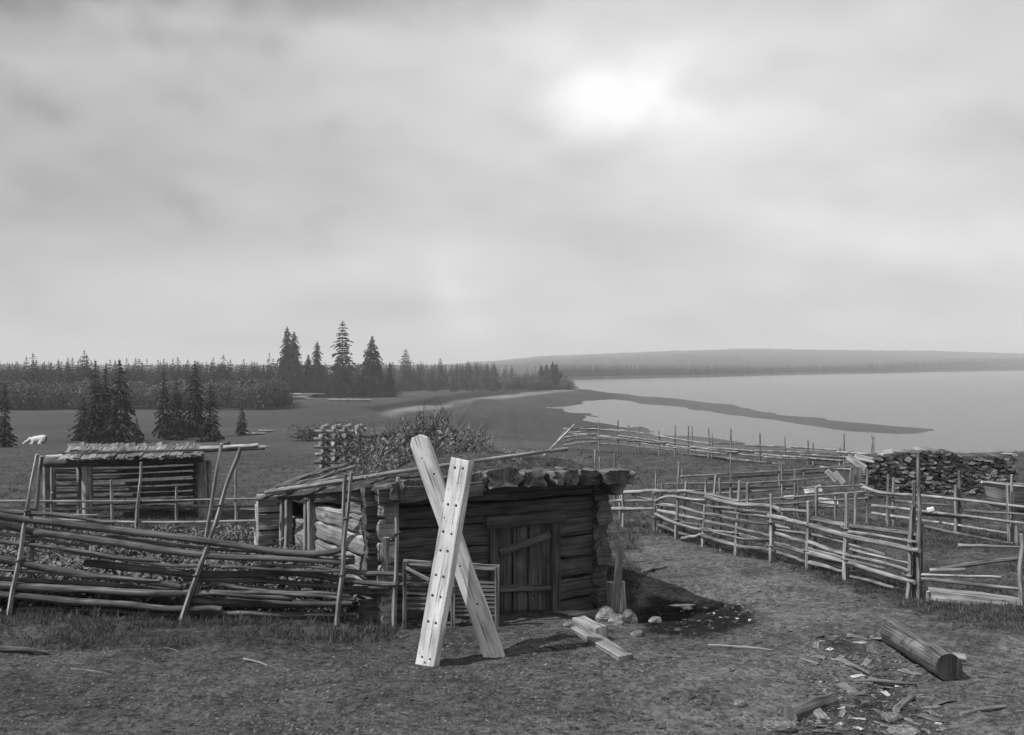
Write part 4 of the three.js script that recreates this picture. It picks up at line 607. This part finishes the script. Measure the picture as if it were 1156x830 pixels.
// ───────────────────────── firewood pile ─────────────────────────
{
  const d = 29.5, u0 = 976, u1 = 1140, x0 = (u0 - CU) / F * d, x1 = (u1 - CU) / F * d, b = V((x0 + x1) / 2, height((x0 + x1) / 2, d) - 0.03, -d);
  const o = thing('firewood_pile', 'long pile of split firewood stacked by the lake at right', 'firewood', [b.x, b.y, b.z]), R = rng(97);
  const wedge = s => { const r = rng(s), sh = new THREE.Shape(), n = 5 + Math.floor(r() * 2); for (let i = 0; i < n; i++) { const a = (i + 0.6 * (r() - 0.5)) / n * 6.283, q = 0.047 * (0.6 + 0.8 * r()); i ? sh.lineTo(Math.cos(a) * q * 1.7, Math.sin(a) * q * 0.8) : sh.moveTo(Math.cos(a) * q * 1.7, Math.sin(a) * q * 0.8); } const g = new THREE.ExtrudeGeometry(sh, { depth: 0.7, bevelEnabled: false, steps: 1 }); g.translate(0, 0, -0.35); const c = [], N = g.attributes.normal; for (let i = 0; i < N.count; i++) { const t = Math.abs(N.getZ(i)) > 0.9 ? 1.5 : 0.8; c.push(t, t, t); } g.setAttribute('color', new THREE.Float32BufferAttribute(c, 3)); return g; };
  const shapes = Array.from({ length: 8 }, (_, i) => wedge(970 + i)), tones = [0.13, 0.24, 0.4, 0.65, 0.18].map(t => wood(t)), rest = []; let count = 0;
  const H = x => lerpTable([[0, 0.92], [0.6, 1.12], [1.6, 1.2], [2.2, 1.12], [2.7, 1.02], [3.2, 1.1], [3.9, 1.12]], x - x0);
  const spots = []; for (let y = 0.05; y < 1.2; y += 0.06) for (let x = x0 + 0.05 + (Math.round(y / 0.06) % 2) * 0.06; x < x1; x += 0.122) if (y < H(x) + 0.05 * (R() - 0.5)) spots.push([x + 0.03 * (R() - 0.5), y + 0.02 * (R() - 0.5)]);
  spots.sort((a, c) => c[1] - a[1]);
  for (const [x, y] of spots) {
    const g = shapes[Math.floor(R() * 8)], rx = (R() - 0.5) * 0.12, ry = (R() - 0.5) * 0.2, rz = (R() - 0.5) * 0.7, zz = (R() - 0.5) * 0.12, m = tones[Math.floor(R() * 5)], gy = height(x, d) - b.y;
    if (count++ < 300) { const k = new THREE.Mesh(g, m); k.name = 'split_log'; k.position.set(x - b.x, y + gy, zz); k.rotation.set(rx, ry, rz); o.add(k); }
    else { const c = g.clone(), kk = [0.5, 1, 1.7, 3, 0.7][Math.floor(R() * 5)], ca = c.attributes.color; for (let i = 0; i < ca.count; i++) ca.setXYZ(i, ca.getX(i) * kk, ca.getY(i) * kk, ca.getZ(i) * kk); c.applyMatrix4(new THREE.Matrix4().compose(V(x - b.x, y + gy, zz), new THREE.Quaternion().setFromEuler(new THREE.Euler(rx, ry, rz)), V(1, 1, 1))); rest.push(c); }
  }
  if (rest.length) { const k = new THREE.Mesh(mergeGeometries(rest), tones[1]); k.name = 'stacked_firewood'; k.userData.kind = 'stuff'; o.add(k); }
  // pale boards lying at the pile and on it
  const pb = (u, v, dd, ang, L, w, label, tone = 1.6, tilt = V(-0.3, 0.8, 0.7)) => { const p = at(u, v, dd), q = V(Math.cos(ang), Math.sin(ang), 0.1).multiplyScalar(L / 2); single('pale_board', label, 'board', timber(p.clone().sub(q), p.clone().add(q), w, 0.04, { face: tilt, tone, seed: 980 + u }), M.fenceWood, [p.x, p.y, p.z]); };
  pb(947, 540, 28.6, -0.9, 0.36, 0.18, 'white board propped upright at the left end of the woodpile', 1.8, V(-0.2, 0.2, 1)); pb(939, 537, 28.5, -0.8, 0.36, 0.16, 'smaller white board beside the propped one at the woodpile', 1.7, V(-0.3, 0.2, 1));
  pb(967, 523, 29, -0.6, 0.55, 0.22, 'grey board sliding off the left top of the woodpile', 1.2, V(0, 0.5, 0.8)); pb(976, 518, 29.2, -0.2, 0.5, 0.2, 'pale board on the left top of the woodpile', 1.3);
  pb(1000, 512, 29.4, 0.2, 0.4, 0.2, 'pale bark slab on the woodpile near its left end', 1.4); pb(1024, 513, 29.4, -0.1, 0.35, 0.2, 'pale bark slab in the middle of the woodpile top', 1.4); pb(1043, 511.5, 29.4, 0.1, 0.4, 0.2, 'rightmost pale bark slab on the woodpile top', 1.4);
  pb(966, 540, 28.8, 1.5, 0.6, 0.3, 'grey wide board standing against the left end of the woodpile', 1, V(0, 0.1, 1));
  pb(933, 566, 24, -0.12, 0.5, 0.14, 'white slab lying on the ground inside the yard corner', 1.7); pb(890, 562, 25, 0.05, 0.3, 0.1, 'small white slab on the ground in the middle of the yard', 1.6); pb(1051, 576, 20.5, 0.2, 0.12, 0.1, 'white chip by the tall post of the yard fence', 2.2);
  pb(918, 553, 25.5, 0.15, 0.4, 0.2, 'grey slab lying left of the yard corner', 1.4);
}
// a wooden boat drawn up at the right edge
{
  const d = 24.5, c = foot(1168, d), o = thing('rowing_boat', 'wooden boat drawn up on the grass at the right edge of the photo', 'boat', [c.x, c.y, c.z]);
  const n = 18, m = 9, pos = [], uv = [], col = [], idx = [], L = 3.4, ax = V(1, 0, -0.12).normalize(), az = V(0.12, 0, 1).normalize(), O = at(1117, 566, d).setY(c.y);
  const sec = (t, a, k) => { const w = 0.52 * Math.pow(Math.sin(Math.min(t * 1.25 + 0.02, 1) * Math.PI / 2), 0.7) * k, sheer = 0.46 + 0.22 * (1 - t) ** 2, kl = 0.16 * (1 - clamp(t * 4)) ** 2; const y = mix(kl, sheer, Math.pow(Math.abs(a), 1.8)), ww = w * Math.pow(Math.abs(a), 0.7) * Math.sign(a); return O.clone().addScaledVector(ax, t * L - 0.15 * Math.abs(a) * (1 - t) * (t < 0.2 ? 1 : 0)).addScaledVector(az, ww).add(V(0, y, 0)); };
  for (const [k, fl] of [[1, 0], [0.94, 1]]) { const o0 = pos.length / 3; for (let i = 0; i <= n; i++) for (let j = 0; j <= m; j++) { const p = sec(i / n, j / m * 2 - 1, k); if (fl) p.y += 0.015; pos.push(p.x, p.y, p.z); uv.push(j * 0.1, i * 0.2); const g = 1 + 0.25 * (j % 2); col.push(g, g, g); } for (let i = 0; i < n; i++) for (let j = 0; j < m; j++) { const a = o0 + i * (m + 1) + j, e = a + m + 1; fl ? idx.push(a, e, a + 1, a + 1, e, e + 1) : idx.push(a, a + 1, e, a + 1, e + 1, e); } }
  part(o, 'hull', build(pos, uv, col, idx), M.fenceWood);
  for (const s of [-1, 1]) part(o, 'gunwale', limb(Array.from({ length: 8 }, (_, i) => sec(i / 7, s, 1.0)), 0.03, 0.03, { rad: 5, tone: 1.4 }), M.fenceWood);
  part(o, 'thwart', timber(sec(0.5, -0.9, 1), sec(0.5, 0.9, 1), 0.2, 0.04, { face: V(0, 1, 0), seed: 991 }), M.fenceWood);
}
// lying pale calf in the meadow
{
  const p = hit(38, 501), res = 40, mc = new MarchingCubes(res, new THREE.MeshBasicMaterial(), false, false, 40000), half = 1.1, sc = half;
  const bones = [[[0.1, 0.42, 0], [0.75, 0.5, 0], 0.27, 0.30], [[0.1, 0.42, 0], [-0.3, 0.46, 0.02], 0.22, 0.12], [[-0.3, 0.46, 0.02], [-0.62, 0.2, 0.1], 0.13, 0.09], [[-0.62, 0.2, 0.1], [-0.86, 0.06, 0.12], 0.10, 0.06], [[0.1, 0.3, 0.15], [-0.15, 0.07, 0.3], 0.12, 0.06], [[-0.15, 0.07, 0.3], [0.2, 0.04, 0.34], 0.06, 0.05], [[0.75, 0.35, 0.18], [0.5, 0.08, 0.34], 0.15, 0.07], [[0.5, 0.08, 0.34], [0.85, 0.04, 0.36], 0.07, 0.05], [[0.1, 0.3, -0.15], [-0.1, 0.07, -0.3], 0.12, 0.06], [[0.75, 0.35, -0.15], [0.6, 0.06, -0.3], 0.14, 0.07], [[0.95, 0.55, 0], [1.02, 0.15, 0.02], 0.04, 0.025], [[-0.58, 0.28, 0.2], [-0.5, 0.3, 0.3], 0.04, 0.02]];
  const P = V(), A = V(), B = V();
  for (let k = 0; k < res; k++) for (let j = 0; j < res; j++) for (let i = 0; i < res; i++) { P.set((i - res / 2) / (res / 2) * sc, (j - res / 2) / (res / 2) * sc + 0.5, (k - res / 2) / (res / 2) * sc); let s = 0; for (const [a, b, r0, r1] of bones) { A.set(...a); B.set(...b).sub(A); const t = clamp(P.clone().sub(A).dot(B) / B.lengthSq()); const q = P.distanceTo(A.addScaledVector(B, t)) - mix(r0, r1, t); s += Math.exp(-q / 0.04); } mc.field[k * res * res + j * res + i] = Math.log(s + 1e-9) * 0.04; }
  mc.isolation = 0; mc.update(); const n = mc.count, g = new THREE.BufferGeometry(), ps = new Float32Array(n * 3); for (let i = 0; i < n; i++) { ps[i * 3] = mc.positionArray[i * 3] * sc + p.x; ps[i * 3 + 1] = mc.positionArray[i * 3 + 1] * sc + 0.5 + p.y; ps[i * 3 + 2] = mc.positionArray[i * 3 + 2] * sc + p.z; }
  g.setAttribute('position', new THREE.BufferAttribute(ps, 3)); g.setAttribute('normal', new THREE.BufferAttribute(mc.normalArray.slice(0, n * 3), 3)); g.setAttribute('uv', new THREE.BufferAttribute(new Float32Array(n * 2), 2)); paint(g, 1);
  g.computeVertexNormals();
  g.translate(0, -0.1, 0); single('calf', 'white calf lying in the meadow beside the spruce at the left edge', 'calf', g, M.fur, [p.x, p.y, p.z]);
}

// ───────────────────────── near ground: log, debris, stones, sticks ─────────────────────────
{
  const a = hit(1008, 728), b = hit(1072, 768), la = a.clone().setY(a.y + 0.12), lb = b.clone().setY(b.y + 0.13);
  single('fallen_log', 'thick pale barkless log lying on the earth at lower right', 'log', limb([la, la.clone().lerp(lb, 0.5), lb], 0.135, 0.13, { rad: 18, seg: 24, wob: 0.045, tone: 1.05, endTone: 0.6, crook: 0 }), wood(0.21), [a.x, a.y, a.z]);
  const e = hit(1078, 752); single('split_slab', 'split slab lying against the near end of the thick pale log', 'slab', timber(e.clone().add(V(-0.35, 0.1, -0.1)), e.clone().add(V(0.1, 0.06, 0.02)), 0.12, 0.06, { face: V(0, 1, 0.3), seed: 1000 }), M.fenceWood, [e.x, e.y, e.z]);
  const sticks = [[800, 729, 872, 735, 0.02, 'thin pale stick lying below the muddy patch'], [966, 771, 1035, 774, 0.022, 'straight dark stick lying across the runnel'], [1085, 808, 1136, 800, 0.02, 'thin stick on the earth in the lower right corner'], [0, 737, 55, 741, 0.035, 'dark stick lying at the left edge of the earth yard'], [958, 753, 982, 763, 0.022, 'pale curved stick at the head of the runnel'], [1012, 805, 1032, 790, 0.035, 'pale split stick at the right side of the runnel'], [1055, 797, 1080, 791, 0.014, 'short thin stick right of the runnel'], [725, 648, 752, 641, 0.03, 'pale slat lying on the path right of the hut'], [275, 745, 302, 752, 0.012, 'thin twig on the earth below the leaning poles'], [80, 755, 125, 762, 0.012, 'thin twig on the earth at lower left']];
  for (const [u, v, u2, v2, r, l] of sticks) { const p = hit(u, v), q = hit(u2, v2); p.y += r * 0.6; q.y += r * 0.6; single('stick', l, 'stick', limb([p, p.clone().lerp(q, 0.5).add(V(0, 0.01, 0)), q], r, r * 0.6, { rad: 6, crook: 0.012, tone: l.includes('dark') ? 0.4 : 0.8 }), M.fenceWood, [p.x, p.y, p.z]); }
  { const p = hit(890, 812), q = hit(938, 795); single('half_buried_log', 'half buried weathered log end in the runnel at the bottom edge', 'log', limb([p.clone().add(V(0, 0.03, 0)), q.clone().add(V(0, 0.02, 0))], 0.085, 0.075, { rad: 10, wob: 0.2, tone: 0.6, endTone: 0.7 }), M.fenceWood, [p.x, p.y, p.z]); }
  const R = rng(1234);
  const chipG = Array.from({ length: 6 }, (_, i) => { const r = rng(40 + i), g = timber(V(-0.5, 0, 0), V(0.5, 0, 0), 0.35 + 0.2 * r(), 0.09, { face: V(0, 1, 0), seed: 1100 + i, seg: 3, rough: 0.06, endCut: 0.25, corner: 0.5 }); return g; }), chipM = [wood(0.24), wood(0.36), wood(0.95)];
  const chip = (u, v, s, m, group, label) => { const p = hit(u, v), k = new THREE.Mesh(chipG[Math.floor(R() * 6)], m); k.name = numbered('wood_chip'); k.position.copy(p); k.position.y += s * 0.02; k.scale.setScalar(s); k.rotation.set((R() - 0.5) * 0.35, R() * 6.28, (R() - 0.5) * 0.35); k.userData = { label, category: 'wood chip', group }; scene.add(k); };
  for (let i = 0; i < 80; i++) { const t = Math.pow(R(), 0.8), u = mix(960, 985, t) + (R() - 0.5) * mix(90, 150, t) + (t > 0.35 ? 8 : 0), v = mix(715, 828, t); chip(u, v, 0.06 + 0.16 * R() * R() + 0.04 * R(), chipM[Math.floor(R() * 2.4)], 'chips in the runnel', 'flat wood chip lying in the runnel at lower right'); }
  for (let i = 0; i < 26; i++) { const a2 = R(); chip(755 + R() * 95, 672 + a2 * 30 + R() * 8, 0.05 + 0.09 * R() * R(), chipM[1 + Math.floor(R() * 2)], 'chips on the mud patch', 'pale wood chip lying on the dark patch'); }
  chip(770, 684, 0.3, chipM[2], 'chips on the mud patch', 'pale wood chip lying on the dark patch'); chip(778, 687, 0.2, chipM[2], 'chips on the mud patch', 'pale wood chip lying on the dark patch');
  for (let i = 0; i < 24; i++) chip(580 + R() * 160, 728 + R() * 30, 0.04 + 0.08 * R() * R(), chipM[Math.floor(R() * 2)], 'chips before the hut', 'small wood chip on the earth before the hut');
  { const L = []; for (let i = 0; i < 900; i++) { const t = Math.pow(R(), 0.7), p = hit(mix(965, 985, t) + (R() - 0.5) * mix(110, 190, t), mix(712, 832, t)); p.y += 0.004; L.push([p, 0.02 + 0.05 * R() * R(), 0.25]); }
    for (let i = 0; i < 200; i++) { const p = hit(740 + R() * 130, 668 + R() * 55); p.y += 0.004; L.push([p, 0.015 + 0.035 * R() * R(), 0.25]); } for (let i = 0; i < 250; i++) { const p = hit(570 + R() * 190, 715 + R() * 50); p.y += 0.004; L.push([p, 0.015 + 0.035 * R() * R(), 0.25]); }
    scatter('bark_litter', 'fine bark and chip litter on the earth', 'litter', chipG[2], wood(0.3), L, [0.3, 1.6], 23); }
  stoneAt(740, 13.1, 0.075, 0.7, 11, 'pale stone at the near edge of the muddy patch'); stoneAt(720, 12.3, 0.07, 0.6, 12, 'stone at the lower end of the fallen hewn board'); stoneAt(700, 12.9, 0.06, 0.7, 13, 'stone between the foundation stones and the fallen board'); stoneAt(645, 12.75, 0.08, 0.6, 14, 'flat stone at the upper end of the fallen hewn board'); stoneAt(836, 9.6, 0.06, 0.8, 15, 'small upright stone on the earth at bottom centre'); stoneAt(878, 9.05, 0.1, 0.6, 16, 'pale stone in the runnel at the bottom edge', 1.4); stoneAt(1007, 9.5, 0.08, 0.5, 17, 'flat stone on the right side of the runnel'); stoneAt(1020, 9.1, 0.1, 0.5, 18, 'broad stone at the bottom of the runnel', 1.3);
  const peb = []; const pg = new THREE.IcosahedronGeometry(1, 1); paint(pg, 1); { const a3 = pg.attributes.position; for (let i = 0; i < a3.count; i++) { const x = a3.getX(i), y = a3.getY(i), z = a3.getZ(i), k = 0.8 + 0.4 * noise(x * 2 + 5, y * 2 + 5, z * 2 + 5); a3.setXYZ(i, x * k, y * k * 0.6, z * k); } pg.computeVertexNormals(); }
  for (let i = 0; i < 14000; i++) { const d = 8.6 + R() * R() * 12, x = (R() - 0.45) * d * 1.05; if (polyDist(DIRT, x, d) < 0.1 || (polyDist(PATCH, x, d) > -0.05 && R() < 0.93)) continue; peb.push([V(x, height(x, d), -d), 0.004 + 0.02 * R() * R() * R() + (noise(x * 0.7, d * 0.7) > 0.6 ? 0.003 : 0), 0.5]); }
  scatter('pebbles', 'clods and pebbles strewn over the trodden earth', 'pebbles', pg, mat(0.12), peb, [0.3, 1.3], 13);
}
{
  const R = rng(777), L = [], tw = limb([[-0.5, 0, 0], [0, 0.02, 0.04], [0.5, 0, 0]], 0.03, 0.02, { rad: 4, seg: 3, seed: 1601 });
  for (let i = 0; i < 1100; i++) { const d = 8.8 + R() * R() * 11, x = (R() - 0.45) * d * 1.05; if (polyDist(DIRT, x, d) < 0) continue; L.push([V(x, height(x, d) + 0.004, -d), 0.05 + 0.22 * R() * R() * R(), 0.12]); }
  scatter('twig_litter', 'twigs, straws and splinters strewn over the trodden earth', 'litter', tw, wood(0.22), L, [0.1, 1.9], 24);
  const cl = new THREE.IcosahedronGeometry(1, 2); { const a = cl.attributes.position; for (let i = 0; i < a.count; i++) { const x = a.getX(i), y = a.getY(i), z = a.getZ(i), k = 0.7 + 0.6 * noise(x * 2.2 + 9, y * 2.2 + 3, z * 2.2 + 5); a.setXYZ(i, x * k, y * k * 0.45, z * k); } cl.computeVertexNormals(); paint(cl, 1); }
  const K = []; for (let i = 0; i < 900; i++) { const d = 8.8 + R() * R() * 11, x = (R() - 0.45) * d * 1.05; if (polyDist(DIRT, x, d) < 0.05 || noise(x * 0.8, d * 0.8) < 0.45) continue; K.push([V(x, height(x, d), -d), 0.012 + 0.035 * R() * R(), 0.3]); }
  scatter('earth_clods', 'small lumps of earth kicked up on the yard', 'clods', cl, mat(0.06), K, [0.7, 1.3], 25);
}
// ───────────────────────── grass and weeds ─────────────────────────
{
  const R = rng(555), tuft = tuftGeo(14, 8, 0.06, 0.06, 0.003), tall = tuftGeo(15, 9, 0.22, 0.1, 0.004);
  const A = [], B = [], Cc = [], D = [];
  for (let i = 0; i < 60000; i++) { const d = 10.5 + R() * 9, x = (R() - 0.55) * d * 1.2, q = polyDist(DIRT, x, d); if (q > 0.25 * noise(x * 2, d * 2) + (R() < 0.002 ? 3 : 0)) continue; if (polyDist(PATCH, x, d) > 0) continue; const n = noise(x * 1.3, d * 1.3); if (R() > n * n * 1.6) continue; A.push([V(x, height(x, d), -d), 0.3 + 1.1 * R() * R() + 0.5 * n, 0.5]); }
  scatter('short_grass', 'short trampled grass between the yard earth and the fences', 'grass', tuft, M.grass, A, [0.45, 1.35], 14);
  for (let i = 0; i < 26000; i++) { const d = 19 + R() * R() * 60, x = (R() - 0.5) * d * 1.15; if (R() > 0.35 + 0.7 * noise(x * 0.5, d * 0.5) || (d < 24 && polyDist(DIRT, x, d) > 0)) continue; B.push([V(x, height(x, d), -d), 0.8 + 0.9 * R() + d * 0.01, 0.3]); }
  scatter('meadow_grass', 'meadow grass beyond the fences', 'grass', tuft, M.grass, B, [0.6, 1.3], 15);
  // weeds behind and among the left fence rails
  const lf = leafGeo(77, 34, 0.24, 0.15, 0.062, { up: 1.6, wide: 0.24 });
  for (let i = 0; i < 5200; i++) { const d = 13.7 + Math.pow(R(), 1.3) * 8, u = -40 + R() * 430, x = (u - CU) / F * d; if (R() > 0.45 + 0.7 * noise(x * 1.2, d * 1.2)) continue; Cc.push([V(x, height(x, d) - 0.02, -d), (0.6 + 1.1 * R()) * mix(1.2, 0.9, step(13.7, 17, d)), 0.3]); }
  for (let i = 0; i < 600; i++) { const s = -0.15 - R() * 0.6, t = 0.5 + R() * 4.6, p = hp(s, 0, t); Cc.push([p.setY(ground(p.x, p.z)), 0.4 + 0.6 * R(), 0.3]); }
  scatter('broad_weeds', 'broad-leaved weeds filling the garden behind the left fence', 'weeds', lf, M.leaf, Cc, [0.25, 1.5], 16);
  for (let i = 0; i < 700; i++) { const u = -20 + R() * 450, d = 12.7 + R() * 0.9, x = (u - CU) / F * d; D.push([V(x, height(x, d), -d), 0.25 + 0.7 * R() * R(), 0.5]); }
  for (let i = 0; i < 900; i++) { const u = 740 + R() * 300, d = LA.depth(u) + (R() - 0.3) * 0.7, x = (u - CU) / F * d; if (R() < 0.5) D.push([V(x, height(x, d), -d), 0.2 + 0.45 * R() * R(), 0.5]); }
  for (let i = 0; i < 300; i++) { const u = 1040 + R() * 130, d = LB.depth(u) + (R() - 0.4) * 0.6, x = (u - CU) / F * d; if (R() < 0.5) D.push([V(x, height(x, d), -d), 0.2 + 0.45 * R() * R(), 0.5]); }
  scatter('tall_grass', 'taller grass growing along the foot of the fences', 'grass', tall, M.grass, D, [0.5, 1.4], 17);
}

scene.traverse(o => { if (o.isMesh) { o.castShadow = true; o.receiveShadow = true; } });
renderer.render(scene, camera);
